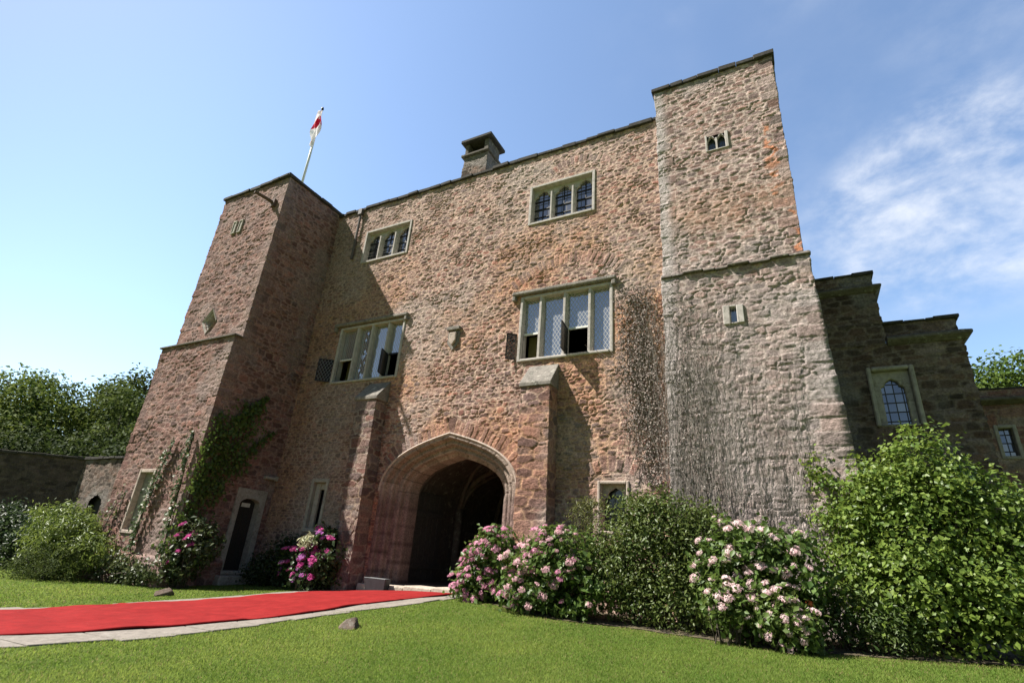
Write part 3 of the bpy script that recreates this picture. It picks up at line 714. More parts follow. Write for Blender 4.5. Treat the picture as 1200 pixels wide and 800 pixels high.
# buttresses
def buttress(xl, xr, wtop, ztop, proj, z0_, capover, zone, seed, xr2, xl2, dark=False):
    # rubble faced pier with a weathered cap sloping back to the wall
    path = [(xl, YM+.05), (xl, YM-proj), (xr, YM-proj), (xr, YM+.05)]
    b = stone_wall('buttress', path, z0_, ztop, .025, zone, castle, seed=seed, w_=.42, h_=.20, relief=.8)
    me = b.data; n = len(me.vertices); co = np.empty(n*3, np.float32); me.vertices.foreach_get('co', co); co = co.reshape(-1, 3)
    t = np.clip((ztop-co[:, 2])/(ztop-z0_), 0, 1); f_ = (co[:, 0]-xl)/(xr-xl)
    co[:, 0] += t*(f_*(xr2-xr)+(1-f_)*(xl2-xl)); out_ = np.clip((YM-co[:, 1])/proj, 0, 1); co[:, 1] -= t*out_*.07
    me.vertices.foreach_set('co', co.ravel()); me.update()
    mb = MB(); o_ = capover; y0_ = YM-proj-o_
    v = [(xl-o_, y0_, ztop-.02), (xr+o_, y0_, ztop-.02), (xr+o_, YM+.02, ztop-.02), (xl-o_, YM+.02, ztop-.02),
         (xl-o_, y0_, ztop+.09), (xr+o_, y0_, ztop+.09), (xr+o_*.3, YM+.02, wtop), (xl-o_*.3, YM+.02, wtop)]
    mb.add(v, [(0,3,2,1),(4,5,6,7),(0,1,5,4),(1,2,6,5),(2,3,7,6),(3,0,4,7)])
    mb.build('cap', M_CAPST, b, bevel=.02, seg=2); return b
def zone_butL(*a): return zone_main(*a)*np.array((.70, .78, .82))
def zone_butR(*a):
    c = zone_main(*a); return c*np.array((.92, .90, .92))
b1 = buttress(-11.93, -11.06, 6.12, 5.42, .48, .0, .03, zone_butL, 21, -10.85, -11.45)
b2 = buttress(-6.10, -5.24, 6.12, 5.38, .48, .0, .03, zone_butR, 22, -5.12, -5.98)

# ---------------------------------------------------------------- windows
FM = lambda y: (lambda u, d, z: (u, y+d, z))
FE = lambda x: (lambda u, d, z: (x-d, u, z))
TRE = [(1, 0), (.99, .16), (.90, .30), (.74, .38), (.58, .40), (.62, .54), (.56, .70), (.40, .84), (.2, .94), (0, 1.08)]
def light_head(u0, u1, zs, zt, hh):
    c = (u0+u1)/2; hw = (u1-u0)/2
    cur = [(c+a*hw, zs+b*hh) for a, b in TRE]+[(c-a*hw, zs+b*hh) for a, b in TRE[::-1][1:]]
    return [(u0-.001, zt), (u0-.001, zs)][::-1][:0]+cur+[(u0, zt), (u1, zt)]
def mullion_poly(u, wf, wb, d0, d1):  # plan section: narrow front nose, chamfered
    return [(u-wf, d0), (u+wf, d0), (u+wb, d0+.09), (u+wb, d1), (u-wb, d1), (u-wb, d0+.09)]
def cusped_window(r, nl, y, glass, label=None, mat=M_DRESS, surround=.09, deep=.17, hh=.30):
    F = FM(y); u0, u1, z0_, z1_ = r; s = surround
    fr = MB(F)
    fr.box(u0, u0+s, -.02, deep+.14, z0_, z1_); fr.box(u1-s, u1, -.02, deep+.14, z0_, z1_)
    fr.box(u0+s, u1-s, -.02, deep+.14, z1_-s, z1_)
    fr.prism([(0, 0)]*0 or [(u0+s, z0_), (u1-s, z0_), (u1-s, z0_+s*.9), (u0+s, z0_+s*.9)], -.03, deep+.14)
    win = fr.build('window', mat, castle, bevel=.012)
    if label: win['label'] = label
    a, b = u0+s, u1-s; mw = .065; lw = (b-a-(nl-1)*2*mw)/nl
    tr_ = MB(F)
    zs = z1_-s-hh-.06
    for k in range(nl):
        l0 = a+k*(lw+2*mw)
        tr_.prism(light_head(l0+.0, l0+lw, zs, z1_-s, hh), deep, deep+.10)
    tr_.build('tracery', mat, win, bevel=.008)
    for k in range(nl-1):
        um = a+(k+1)*lw+(2*k+1)*mw
        m_ = MB(F); m_.hprism(mullion_poly(um, .025, mw, .03, deep+.11), z0_+s*.9, zs+hh*.35)
        m_.prism([(um-mw, zs+hh*.34), (um+mw, zs+hh*.34), (um+mw, z1_-s), (um-mw, z1_-s)], deep+.002, deep+.098)
        m_.build('mullion', mat, win)
    for k in range(nl):
        l0 = a+k*(lw+2*mw); g = MB(F); g.box(l0-.01, l0+lw+.01, deep+.07, deep+.08, z0_+s*.85, z1_-s); g.build('pane', glass, win)
        bars = MB(F); nb = 4
        for q in range(1, nb): zz = z0_+s+(z1_-z0_-2*s)*q/nb*.92; bars.box(l0, l0+lw, deep+.045, deep+.069, zz-.016, zz+.016)
        bars.box(l0+lw/2-.014, l0+lw/2+.014, deep+.05, deep+.069, z0_+s, z1_-s-.1)
        bars.build('glazing_bar', M_IRON, win)
    return win
cusped_window(W2, 3, YM, M_BAR, 'three light window with cusped heads high under the roofline')
cusped_window(W3, 3, YM, M_BAR, 'three light cusped window beside the shadowed tower')

def big_window(r, muls, y, label, opens, darkopen, lattices):
    F = FM(y); u0, u1, z0_, z1_ = r; s = .10
    fr = MB(F)
    fr.prism([(u0, z0_), (u0+s, z0_), (u0+s, z1_), (u0, z1_)], -.02, .34); fr.prism([(u1-s, z0_), (u1, z0_), (u1, z1_), (u1-s, z1_)], -.02, .34)
    fr.box(u0+s, u1-s, -.02, .34, z1_-s*.9, z1_); fr.box(u0+s, u1-s, -.05, .34, z0_, z0_+s*.8)
    win = fr.build('window', M_DRESS, castle, bevel=.02); win['label'] = label
    edges = [u0+s]+muls+[u1-s]
    for um in muls:
        m_ = MB(F); m_.hprism(mullion_poly(um, .035, .07, .0, .26), z0_+s*.8, z1_-s*.9); m_.build('mullion', M_DRESS, win, bevel=.006)
    hm = MB(F); hx0, hx1 = u0-.26, u1+.10
    hm.prism([(0, 0)]*0 or [(hx0, z1_+.03), (hx1, z1_+.03), (hx1, z1_+.15), (hx0, z1_+.15)], -.12, .03)
    hm.box(hx0, hx0+.13, -.11, .03, z1_-.14, z1_+.028); hm.box(hx1-.13, hx1, -.11, .03, z1_-.14, z1_+.028)
    hm.build('hood_mould', M_CAPST, win, bevel=.03)
    zt = z0_+(z1_-z0_)*.44
    for k in range(len(edges)-1):
        a = edges[k]+(.07 if k else 0); b = edges[k+1]-(.07 if k < len(edges)-2 else 0)
        g = MB(F)
        if k in opens: g.box(a-.01, b+.01, .17, .18, zt, z1_-s*.85)
        else: g.box(a-.01, b+.01, .17, .18, z0_+s*.7, z1_-s*.85)
        g.build('pane', lattices[k], win)
        if k in opens:
            tb_ = MB(F); tb_.box(a, b, .15, .20, zt-.035, zt+.02); tb_.build('transom', M_WHITE if darkopen[k] != 'edge' else M_IRON, win)
            ms = MB(F)
            if darkopen[k] == 'olive': ms.box(a-.05, b+.05, .6, .64, z0_-.1, zt+.1); ms.build('curtain', M_OLIVE, win)
            c = opens[k]       # angle of the open casement
            wv = b-a; hv = zt-z0_-s*.8-.04
            cs = MB(); t_ = .022
            for q in ((0, t_*1.3, 0, hv), (wv-t_*1.3, wv, 0, hv), (t_*1.3, wv-t_*1.3, 0, t_), (t_*1.3, wv-t_*1.3, hv-t_, hv)): cs.box(q[0], q[1], -.016, .016, q[2], q[3])
            cs.m = 1; cs.box(t_, wv-t_, -.003, .003, t_*.9, hv-t_*.9); cs.m = 0
            co_ = cs.build('casement', [M_IRON, M_CASE], win)
            hinge, ang = c
            hx = a if hinge == 'L' else b
            co_.matrix_world = Matrix.Translation((hx, y+.13, z0_+s*.8+.02)) @ Matrix.Rotation(ang, 4, 'Z') @ (Matrix.Identity(4) if hinge == 'L' else Matrix.Translation((-wv, 0, 0)))
    return win
def case_glass():
    m, t, p, o = new_mat('leaded casement glass')
    g = t.nodes.new('ShaderNodeTexCoord'); s = t.nodes.new('ShaderNodeSeparateXYZ'); t.links.new(g.outputs['Object'], s.inputs[0])
    F = lambda op, a, b=None: fmath(op, a, b, tree=t)
    xx = F('DIVIDE', s.outputs['X'], .105); zz = F('DIVIDE', s.outputs['Z'], .17); A = F('ADD', xx, zz); B = F('SUBTRACT', xx, zz)
    lead = F('MAXIMUM', F('GREATER_THAN', F('ABSOLUTE', F('SUBTRACT', F('FRACT', A), .5)), .4), F('GREATER_THAN', F('ABSOLUTE', F('SUBTRACT', F('FRACT', B), .5)), .4))
    tr_ = t.nodes.new('ShaderNodeBsdfTransparent'); tr_.inputs[0].default_value = (.42, .40, .38, 1); gl = t.nodes.new('ShaderNodeBsdfGlossy'); gl.inputs['Roughness'].default_value = .05
    m1 = t.nodes.new('ShaderNodeMixShader'); m1.inputs[0].default_value = .015; t.links.new(tr_.outputs[0], m1.inputs[1]); t.links.new(gl.outputs[0], m1.inputs[2])
    p.inputs['Base Color'].default_value = (.10, .095, .09, 1); m2 = t.nodes.new('ShaderNodeMixShader')
    t.links.new(lead, m2.inputs[0]); t.links.new(m1.outputs[0], m2.inputs[1]); t.links.new(p.outputs[0], m2.inputs[2]); t.links.new(m2.outputs[0], o.inputs[0]); return m
M_CASE = case_glass()
big_window(W1, [-5.875, -5.135, -4.39], YM, 'four light mullioned window with two casements open, in sunlight',
           {0: ('L', -2.55), 2: ('L', -1.45)}, {0: 'olive', 2: 'dark'}, [M_LAT]*4)
big_window(W4, [-12.95, -12.28, -11.55], YM, 'four light mullioned window half in the shadow of the tower',
           {0: ('L', -2.45), 3: ('L', -1.25)}, {0: 'olive', 3: 'edge'}, [M_LAT]*4)
# curved end of shadow: low square window and narrow window
def small_window(r, y, name, glass, s=.08, deep=.22, mat=M_DRESSD, F=None, parent=None, head=False, label=None):
    F = F or FM(y); u0, u1, z0_, z1_ = r; fr = MB(F)
    fr.box(u0, u0+s, -.02, deep+.1, z0_, z1_); fr.box(u1-s, u1, -.02, deep+.1, z0_, z1_); fr.box(u0+s, u1-s, -.02, deep+.1, z1_-s, z1_); fr.box(u0+s, u1-s, -.025, deep+.1, z0_, z0_+s)
    win = fr.build(name, mat, parent or castle, bevel=.015)
    if label: win['label'] = label
    if head:
        t_ = MB(F); t_.prism(light_head(u0+s, u1-s, z1_-s-.42, z1_-s, .34), deep*.6, deep*.6+.08); t_.build('tracery', mat, win, bevel=.01)
    g = MB(F); g.box(u0+s-.01, u1-s+.01, deep+.05, deep+.06, z0_+s-.01, z1_-s+.01); g.build('pane', glass, win)
    return win
M_DGLASS = glass_mat('dim glass', False, (.02, .022, .026), .06, .2, .3)
small_window(LOW, YM, 'window', M_DGLASS, .07, .30, M_PINK, head=True, label='small square window low behind the shrubs')
nw = small_window(NAR, YM, 'window', M_DGLASS, .12, .22, M_DRESSD, label='narrow window between the tower and the shaded buttress')
t_ = MB(FM(YM)); t_.prism([(-13.50, 1.6), (-13.30, 1.6), (-13.30, 2.96), (-13.50, 2.96)], .10, .2); t_.prism([(-13.3, 2.75), (-13.12, 2.75), (-12.98, 2.75), (-12.98, 2.96), (-13.3, 2.96)], .12, .2); t_.prism([(-13.08, 1.6), (-12.98, 1.6), (-12.98, 2.749), (-13.08, 2.749)], .13, .2)
t_.build('tracery', M_DRESSD, nw, bevel=.02)
# right tower windows
def twin():
    u0, u1, z0_, z1_ = RTW; F = FM(11.85); fr = MB(F); um = (u0+u1)/2; s = .055
    fr.box(u0, u0+s, -.02, .25, z0_, z1_); fr.box(u1-s, u1+.03, -.02, .25, z0_, z1_); fr.box(u0+s, u1-s, -.015, .25, z0_, z0_+s*.7)
    win = fr.build('window', M_DRESS, castle, bevel=.01); win['label'] = 'tiny twin light window high on the tower'
    t_ = MB(F)
    for a, b in ((u0+s, um-.022), (um+.022, u1-s)):
        c = (a+b)/2; hw = (b-a)/2; zs = z1_-.24
        cur = [(b, zs), (c+hw*.75, zs+.11), (c, zs+.20), (c-hw*.75, zs+.11), (a, zs)]
        t_.prism(cur+[(a, zs+.05), (c-hw*.55, zs+.17), (c, zs+.245), (c+hw*.55, zs+.17), (b, zs+.05)], .02, .12)
    t_.build('tracery', M_DRESS, win)
    m_ = MB(F); m_.box(um-.022, um+.022, -.005, .13, z0_+s*.7, z1_-.14); m_.build('mullion', M_DRESS, win)
    g = MB(F); g.box(u0+s-.01, u1-s+.01, .16, .17, z0_, z1_); g.build('pane', glass_mat('green black glass', False, (.012, .025, .022), .12, .09, .12), win)
twin()
def tslit():
    u0, u1, z0_, z1_ = RTS; F = FM(11.75); fr = MB(F)
    fr.box(u0, u0+.155, -.03, .3, z0_, z1_); fr.box(u1-.155, u1, -.03, .3, z0_+.01, z1_-.02); fr.box(u0+.155, u1-.155, -.01, .3, z1_-.05, z1_); fr.box(u0+.155, u1-.155, -.02, .3, z0_, z0_+.04)
    win = fr.build('window', M_DRESS, castle, bevel=.015); win['label'] = 'small slit window with pale jambs below the string course'
    g = MB(F); g.box(u0+.14, u1-.14, .12, .13, z0_+.02, z1_-.03); g.build('pane', glass_mat('slit glass', False, (.10, .12, .13), .3, .3, .3), win)
tslit()
# left tower details
def quatrefoil():
    F = FM(9.42); c, z = -17.45, 8.06; ro, so_ = .40, .50
    mb = MB(F); n = 48; vs = []
    for q in range(n):
        a = q*2*math.pi/n; ca, sa = math.cos(a), math.sin(a)
        k = 1/(abs(ca)/ro+abs(sa)/so_)
        f_ = .17+.065*abs(math.cos(2*a))*(1 if True else 0)
        vs.append((k*ca, k*sa, f_*ca*.9, f_*sa*1.15))
    V = [(c+a, -.03, z+b) for a, b, _, _ in vs]+[(c+e, .06, z+f_) for _, _, e, f_ in vs]+[(c+e, .25, z+f_) for _, _, e, f_ in vs]+[(c+a, .1, z+b) for a, b, _, _ in vs]
    fs = []
    for q in range(n):
        r_ = (q+1) % n; fs += [(q, r_, n+r_, n+q), (n+q, n+r_, 2*n+r_, 2*n+q), (3*n+q, 3*n+r_, r_, q)]
    mb.add(V, fs); win = mb.build('window', M_DRESSD, tw); win['label'] = 'diamond framed quatrefoil opening above the string course'
    g = MB(F); g.box(c-.3, c+.3, .26, .27, z-.35, z+.35); g.build('pane', M_IRON, win)
quatrefoil()
for (a, b) in ((-17.88, 12.06), (-17.52, 12.04)):
    mb = MB(FM(9.42)); u0, z0_ = a, b-.22
    mb.box(u0-.07, u0-.02, -.035, .04, z0_, z0_+.46); mb.box(u0+.10, u0+.15, -.035, .04, z0_, z0_+.46); mb.box(u0-.07, u0+.15, -.04, .04, z0_+.46, z0_+.53); mb.box(u0-.07, u0+.15, -.04, .04, z0_-.06, z0_)
    s_ = mb.build('slit_window', M_DRESSD, tw, bevel=.01)
    mb = MB(FM(9.42)); mb.box(u0-.02, u0+.10, -.012, .03, z0_, z0_+.46); mb.build('pane', M_BLIND, s_)
mb = MB(); mb.tube([(-15.78, 9.46, 12.60), (-15.86, 9.15, 12.66), (-16.0, 8.72, 12.70)], [.075, .06, .055], 8); mb.box(-15.88, -15.68, 9.33, 9.5, 12.45, 12.75)
mb.build('water_spout', simple('rusty spout', (.10, .06, .045), .8), tw)
small_window(BLIND, 9.17, 'window', M_BLIND, .10, .10, M_PINK, parent=tl, label='tall blocked window with a boarded panel low on the sunlit tower')
# side door in the east face of the left tower
F = FE(-15.32); u0, u1, z0_, z1_ = DOORE
mb = MB(F); s = .17
mb.box(u0, u0+s, -.03, .35, z0_, z1_); mb.box(u1-s-.02, u1, -.03, .35, z0_, z1_)
c = (u0+u1)/2; hw = (u1-u0)/2-s
cur = [(c+hw*math.cos(a), 2.16+.17*math.sin(a)) for a in [q*math.pi/12 for q in range(13)]]
mb.prism(cur+[(u0+s, z1_), (u1-s-.02, z1_)], -.028, .348)
dw = mb.build('doorway', M_DRESSD, castle, bevel=.02); dw['label'] = 'pale stone doorway in the shaded side of the tower'
mb = MB(F)
for k in range(4): mb.box(u0+s+k*hw*.5, u0+s+(k+1)*hw*.5-.01, .22, .27, .1, 2.34)
mb.build('door', M_WOOD, dw, bevel=.008)
mb = MB(F); mb.box(c-.14, c+.16, .19, .215, 2.08, 2.2); mb.build('plate', M_WHITE, dw, bevel=.005)
mb = MB(F); mb.box(u0-.1, u1+.1, -.35, .2, -.3, .12); mb.box(u0, u1, -.05, .2, .12, .24); mb.build('step', M_DRESSD, dw, bevel=.03)
mb = MB(F); mb.box(11.50, 11.90, -.12, .02, 3.0, 3.09); mb.box(11.92, 12.0, -.10, .02, 2.98, 3.13); mb.build('light_fitting', M_DRESSD, castle, bevel=.01)
# plaque, pipe
mb = MB(FM(YM)); cxp, zp = -8.80, 7.3
mb.box(cxp-.24, cxp+.24, -.10, .03, zp+.27, zp+.40)
mb.prism([(cxp-.22, zp+.26), (cxp-.22, zp-.15), (cxp, zp-.40), (cxp+.22, zp-.15), (cxp+.22, zp+.26)], -.02, .03)
pq = mb.build('plaque', M_CAPST, castle, bevel=.02)
mb = MB(FM(YM)); mb.prism([(cxp-.13, zp+.2), (cxp-.13, zp-.08), (cxp, zp-.25), (cxp+.13, zp-.08), (cxp+.13, zp+.2)], -.09, -.02); mb.build('shield', M_PINK, pq, bevel=.03, seg=2)
mb = MB(); mb.tube([(-14.04, 11.93, 13.62), (-14.02, 11.93, 11.3)], .045, 8); mb.box(-14.13, -13.95, 11.85, 11.98, 13.35, 13.6); mb.build('downpipe', simple('old lead pipe', (.09, .075, .07), .7), wall)
# chimney
cx0, cx1, cy0, cy1 = -10.16, -9.02, 13.0, 13.9
ch = stone_wall('chimney', [(cx0, cy1), (cx0, cy0), (cx1, cy0), (cx1, cy1), (cx0, cy1)], 13.3, 15.75, .03, zone_annex, castle, seed=31, w_=.4, h_=.2)
def bright(o, k):
    a = o.data.attributes['Col']; n = len(a.data); b = np.empty(n*4, np.float32); a.data.foreach_get('color', b); b = b.reshape(-1, 4); b[:, :3] *= k; a.data.foreach_set('color', b.ravel())
bright(ch, 1.0)
mb = MB(); mb.box(cx0-.08, cx1+.06, cy0-.08, cy1+.08, 15.75, 15.86)
mb.box(cx0+.02, cx0+.2, cy0+.02, cy1-.02, 15.86, 16.42); mb.box(cx1-.22, cx1-.02, cy0+.02, cy1-.02, 15.86, 16.42); mb.box(cx0+.2, cx1-.22, cy1-.2, cy1-.03, 15.86, 16.42)
mb.build('chimney_throat', M_STRING, ch, bevel=.02)
mb = MB(); mb.hprism([(cx0-.12, cy0-.14), (cx1+.14, cy0-.14), (cx1+.14, cy1+.14), (cx0-.12, cy1+.14)], 16.42, 16.56); mb.build('cap', M_COPE, ch, bevel=.02)
adopt(castle)

# ------------------------------------------------------------------ side wing and far range
wing = empty('side_wing', (2.5, 15, .4), 'shaded grey stone wing with stepped parapet and one pointed leaded window', 'building')
WIN = (1.94, 2.92, 4.78, 6.30)
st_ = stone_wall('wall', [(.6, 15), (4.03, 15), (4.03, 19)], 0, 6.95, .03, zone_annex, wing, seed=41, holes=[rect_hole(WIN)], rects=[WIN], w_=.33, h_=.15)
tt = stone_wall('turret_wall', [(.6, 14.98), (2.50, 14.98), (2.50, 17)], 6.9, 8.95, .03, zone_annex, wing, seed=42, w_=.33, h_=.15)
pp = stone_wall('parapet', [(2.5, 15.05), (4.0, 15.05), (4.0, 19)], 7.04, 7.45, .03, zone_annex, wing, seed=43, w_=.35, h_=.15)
mb = MB(); sweep(mb, [(2.5, 15.0), (4.03, 15.0), (4.03, 19)], [(-.1, 6.84), (.02, 6.84), (.16, 6.95), (.16, 7.02), (.0, 7.10), (-.1, 7.10)]); mb.build('cornice', M_STRING, wing, bevel=.01)
mb = MB(); sweep(mb, [(.6, 14.98), (2.50, 14.98), (2.50, 17)], [(-.1, 8.40), (.02, 8.40), (.14, 8.50), (.14, 8.55), (.0, 8.63), (-.1, 8.63)]); mb.build('cornice', M_STRING, wing, bevel=.01)
coping('coping', [(.6, 14.98), (2.50, 14.98), (2.50, 17)], 8.95, wing, thick=.06, over=.05, seed=12)
coping('coping', [(2.5, 15.05), (4.0, 15.05), (4.0, 19)], 7.45, wing, thick=.06, over=.05, seed=13)
mb = MB(); mb.box(.9, 3.9, 15.3, 19, 6.6, 6.7); mb.box(.9, 2.4, 15.3, 17, 8.5, 8.6); mb.box(.9, 4, 18.9, 19.1, 0, 7.2); mb.build('roof', M_LEADROOF, wing)
def wing_window():
    F = FM(15.0); u0, u1, z0_, z1_ = WIN; s = .10; c = (u0+u1)/2; fr = MB(F)
    fr.box(u0, u0+s, -.05, .3, z0_, z1_); fr.box(u1-s, u1, -.05, .3, z0_, z1_); fr.box(u0+s, u1-s, -.05, .3, z1_-s, z1_); fr.box(u0+s, u1-s, -.02, .3, z0_, z0_+.05)
    win = fr.build('window', M_DRESSD, wing, bevel=.03)
    t_ = MB(F); a, b = u0+.25, u1-.25; zs = 5.72
    t_.prism([(u0+s, z0_+.05), (a, z0_+.05), (a, zs)]+[(c-hx*(c-a), zs+hz*.27) for hx, hz in TRE]+[(c+hx*(b-c), zs+hz*.27) for hx, hz in TRE[::-1][1:]]+[(b, z0_+.05), (u1-s, z0_+.05), (u1-s, z1_-s), (u0+s, z1_-s)], .10, .24)
    t_.build('tracery', M_DRESSD, win, bevel=.03)
    g = MB(F); g.box(a-.02, b+.02, .2, .21, z0_+.04, z1_-s); g.build('pane', M_BARB, win)
wing_window()
adopt(wing)
rng_b = empty('stone_range', (6, 19, .5), 'low reddish stone range beyond the side wing, its parapet catching sun', 'building')
RW = (5.17, 5.66, 4.70, 5.66)
stone_wall('wall', [(3.5, 19), (12, 19)], 0, 6.3, .04, zone_range, rng_b, seed=51, holes=[rect_hole(RW)], rects=[RW], w_=.45, h_=.2)
stone_wall('parapet', [(3.5, 19.05), (12, 19.05)], 6.42, 6.72, .04, zone_range, rng_b, seed=52, w_=.45, h_=.15)
mb = MB(); sweep(mb, [(3.5, 19), (12, 19)], [(-.1, 6.25), (.02, 6.25), (.20, 6.34), (.20, 6.42), (-.1, 6.48)]); mb.build('cornice', M_STRING, rng_b, bevel=.01)
coping('coping', [(3.5, 19.05), (12, 19.05)], 6.72, rng_b, thick=.05, over=.04, seed=14)
mb = MB(); mb.box(3.5, 12, 19.3, 24, 6.1, 6.2); mb.box(3.5, 12, 24, 24.2, 0, 6.2); mb.build('roof', M_LEADROOF, rng_b)
small_window(RW, 19, 'window', M_BARB, .09, .14, M_DRESSD, parent=rng_b)
adopt(rng_b)

# ------------------------------------------------------------------ garden walls on the left
def garden_wall(label, path, ztop, seed, zone, holes=(), w2=.4):
    g = empty('garden_wall', (path[0][0], path[0][1], -.5), label, 'wall')
    o = stone_wall('wall', path, -1.2, ztop, .05, zone, g, seed=seed, holes=holes, w_=.34, h_=.15)
    b = stone_wall('wall_back', [(p[0]-(.0 if path[0][0] != path[1][0] else w2), p[1]+(w2 if path[0][0] != path[1][0] else 0)) for p in path[::-1]], -1.2, ztop, .1, zone, g, seed=seed+1)
    if holes:
        mb = MB(); mb.box(-27.0, -25.7, 12.25, 12.3, -1, 2.6); mb.build('door', M_WOOD, g)  # dark panel added behind the arched opening so that it looks black
    coping('coping', path, ztop, g, thick=.10, over=.08, depth=w2+.1, seed=seed)
    adopt(g); return g
ghole = [lambda x, y, z: inside_arch(x, z, -26.35, .55, .45, 1.95, -1.2)]
ga = garden_wall('grey sunlit garden wall with an arched opening, joining the left tower', [(-28.4, 12), (-19.0, 12)], 3.92, 61, zone_annex, ghole)
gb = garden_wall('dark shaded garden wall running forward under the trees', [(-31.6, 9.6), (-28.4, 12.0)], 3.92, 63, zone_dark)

# ------------------------------------------------------------------ flag
fp = empty('flagpole', (-16.92, 11, 13.45), 'white flagpole standing on the roof of the left tower', 'flagpole')
mb = MB(); mb.tube([(-16.92, 11, 13.4), (-16.93, 11, 16.5), (-16.97, 11, 19.25)], [.06, .055, .035], 10); mb.build('pole', M_POLE, fp, smoothf=True)
mb = MB(); mb.tube([(-16.97, 11, 19.25), (-16.97, 11, 19.33), (-16.97, 11, 19.42), (-16.97, 11, 19.47)], [.03, .06, .05, .01], 10); mb.build('finial', M_IRON, fp, smoothf=True)
adopt(fp)
def flag():
    nu, nv = 90, 48; V = []; C = []
    for i in range(nu+1):
        for j in range(nv+1):
            t = i/nu; q = j/nv      # t down the hanging cloth, q across its bunched width
            w0 = .05+.34*math.sin(math.pi*min(1, t*.93+.05))**.8*(1-.25*t)
            s_ = (q-.42)+.10*math.sin(t*9+q*4)
            x = -16.96+w0*s_*1.25+.04*math.sin(q*22+t*6); y = 10.93-w0*.22*math.sin(q*13+t*3)-.05*math.sin(t*11+q*7); z = 19.15-1.95*t+.16*math.sin(q*5+1)*t
            V.append((x, y, z))
            a = t+.22*q; red = abs(a-.50) < .10 or (abs(q-.62+.25*t) < .13 and t < .55) or (abs(q-.25) < .12 and t > .74)
            C.append((.55, .03, .06) if red else (.78, .75, .76))
    a = np.array([i*(nv+1)+j for i in range(nu) for j in range(nv)])
    return np_mesh('flag', np.array(V), np.stack([a, a+1, a+nv+2, a+nv+1], 1), M_FLAG, None, np.array(C))
M_FLAG = leaf_mat('flag cloth', .8, .3, .1)
tag(flag(), 'limp white flag with a red cross hanging from the rooftop pole', 'flag')

# ------------------------------------------------------------------ small stones and trough
def rock(x, y, s, seed, label, sx=1.3):
    bm = bmesh.new(); bmesh.ops.create_icosphere(bm, subdivisions=4, radius=1)
    rr = random.Random(seed); pl = [(Vector((rr.uniform(-1, 1), rr.uniform(-1, 1), rr.uniform(-.4, 1))).normalized(), rr.uniform(.5, .8)) for _ in range(9)]
    for v in bm.verts:
        n = v.co.normalized(); r = 1
        for d, k in pl:
            q = n.dot(d)
            if q > .05: r = min(r, k/q)
        r *= 1+.10*(float(fbm(np.array(n.x*3+seed), np.array(n.y*3+n.z*2), 3))-.5)
        v.co = Vector((n.x*r*s*sx, n.y*r*s, n.z*r*s*.8))
    me = bpy.data.meshes.new('rock'); bm.to_mesh(me); bm.free(); me.materials.append(M_ROCK)
    o = bpy.data.objects.new('rock', me); COL.objects.link(o); o.location = (x, y, g1(x, y)+s*.06); o.rotation_euler = (0, 0, rr.uniform(0, 6))
    return tag(o, label, 'rock')
rock(-6.62, 7.2, .20, 3, 'pale angular rock on the lawn on the near side of the carpet')
rock(-13.25, 8.12, .21, 8, 'brown angular rock on the lawn on the far side of the carpet')
mb = MB(); z0_ = g1(-9.95, 11.65)
xa, xb, ya, yb = -10.36, -9.62, 11.50, 11.74
mb.v = []; 
v = [(xa+.05, ya+.04, z0_), (xb-.05, ya+.04, z0_), (xb-.05, yb-.02, z0_), (xa+.05, yb-.02, z0_), (xa, ya, z0_+.32), (xb, ya, z0_+.32), (xb, yb, z0_+.32), (xa, yb, z0_+.32),
     (xa+.04, ya+.04, z0_+.32), (xb-.04, ya+.04, z0_+.32), (xb-.04, yb-.04, z0_+.32), (xa+.04, yb-.04, z0_+.32), (xa+.06, ya+.06, z0_+.25), (xb-.06, ya+.06, z0_+.25), (xb-.06, yb-.06, z0_+.25), (xa+.06, yb-.06, z0_+.25)]
mb.add(v, [(0,3,2,1),(0,1,5,4),(1,2,6,5),(2,3,7,6),(3,0,4,7),(4,5,9,8),(5,6,10,9),(6,7,11,10),(7,4,8,11),(8,9,13,12),(9,10,14,13),(10,11,15,14),(11,8,12,15),(12,13,14,15)])
tr0 = tag(mb.build('planter_trough', M_TROUGH, None, bevel=.01), 'empty grey lead trough beside the arch jamb', 'planter')
mb = MB(); mb.box(-7.83, -7.35, 12.55, 12.60, .45, 1.34); bb = mb.build('board', M_WHITE, None, bevel=.008)
sg = empty('notice_board', (-7.6, 12.58, .28), 'pale board standing just inside the archway behind the pink hydrangea', 'board')
bb.parent = sg
mb = MB(); mb.box(-7.80, -7.74, 12.601, 12.65, .28, 1.3); mb.box(-7.44, -7.38, 12.601, 12.65, .28, 1.3); mb.build('leg', M_WOOD, sg)
adopt(sg)

# ------------------------------------------------------------------ vegetation
def leaf_quads(P, Nrm, size, asp, col, fold=.25, droop=.3, seed=0):
    r = np.random.default_rng(seed); n = len(P)
    Nrm = Nrm/np.linalg.norm(Nrm, axis=1, keepdims=True)
    t = r.normal(size=(n, 3)); t[:, 2] -= droop; t -= Nrm*(t*Nrm).sum(1, keepdims=True); t /= np.linalg.norm(t, axis=1, keepdims=True)+1e-9
    b = np.cross(Nrm, t); s = (size*r.uniform(.6, 1.25, n))[:, None]
    base = P-t*s*.5; tip = P+t*s*.5-Nrm*s*.12; lf = P-t*s*.05+b*s*asp*.5+Nrm*s*fold*.35; rt_ = P-t*s*.05-b*s*asp*.5+Nrm*s*fold*.35
    V = np.stack([base, lf, tip, rt_], 1).reshape(-1, 3); a = np.arange(n)*4
    F = np.concatenate([np.stack([a, a+2, a+1], 1), np.stack([a, a+3, a+2], 1)])
    return V, F, np.repeat(col, 4, 0)
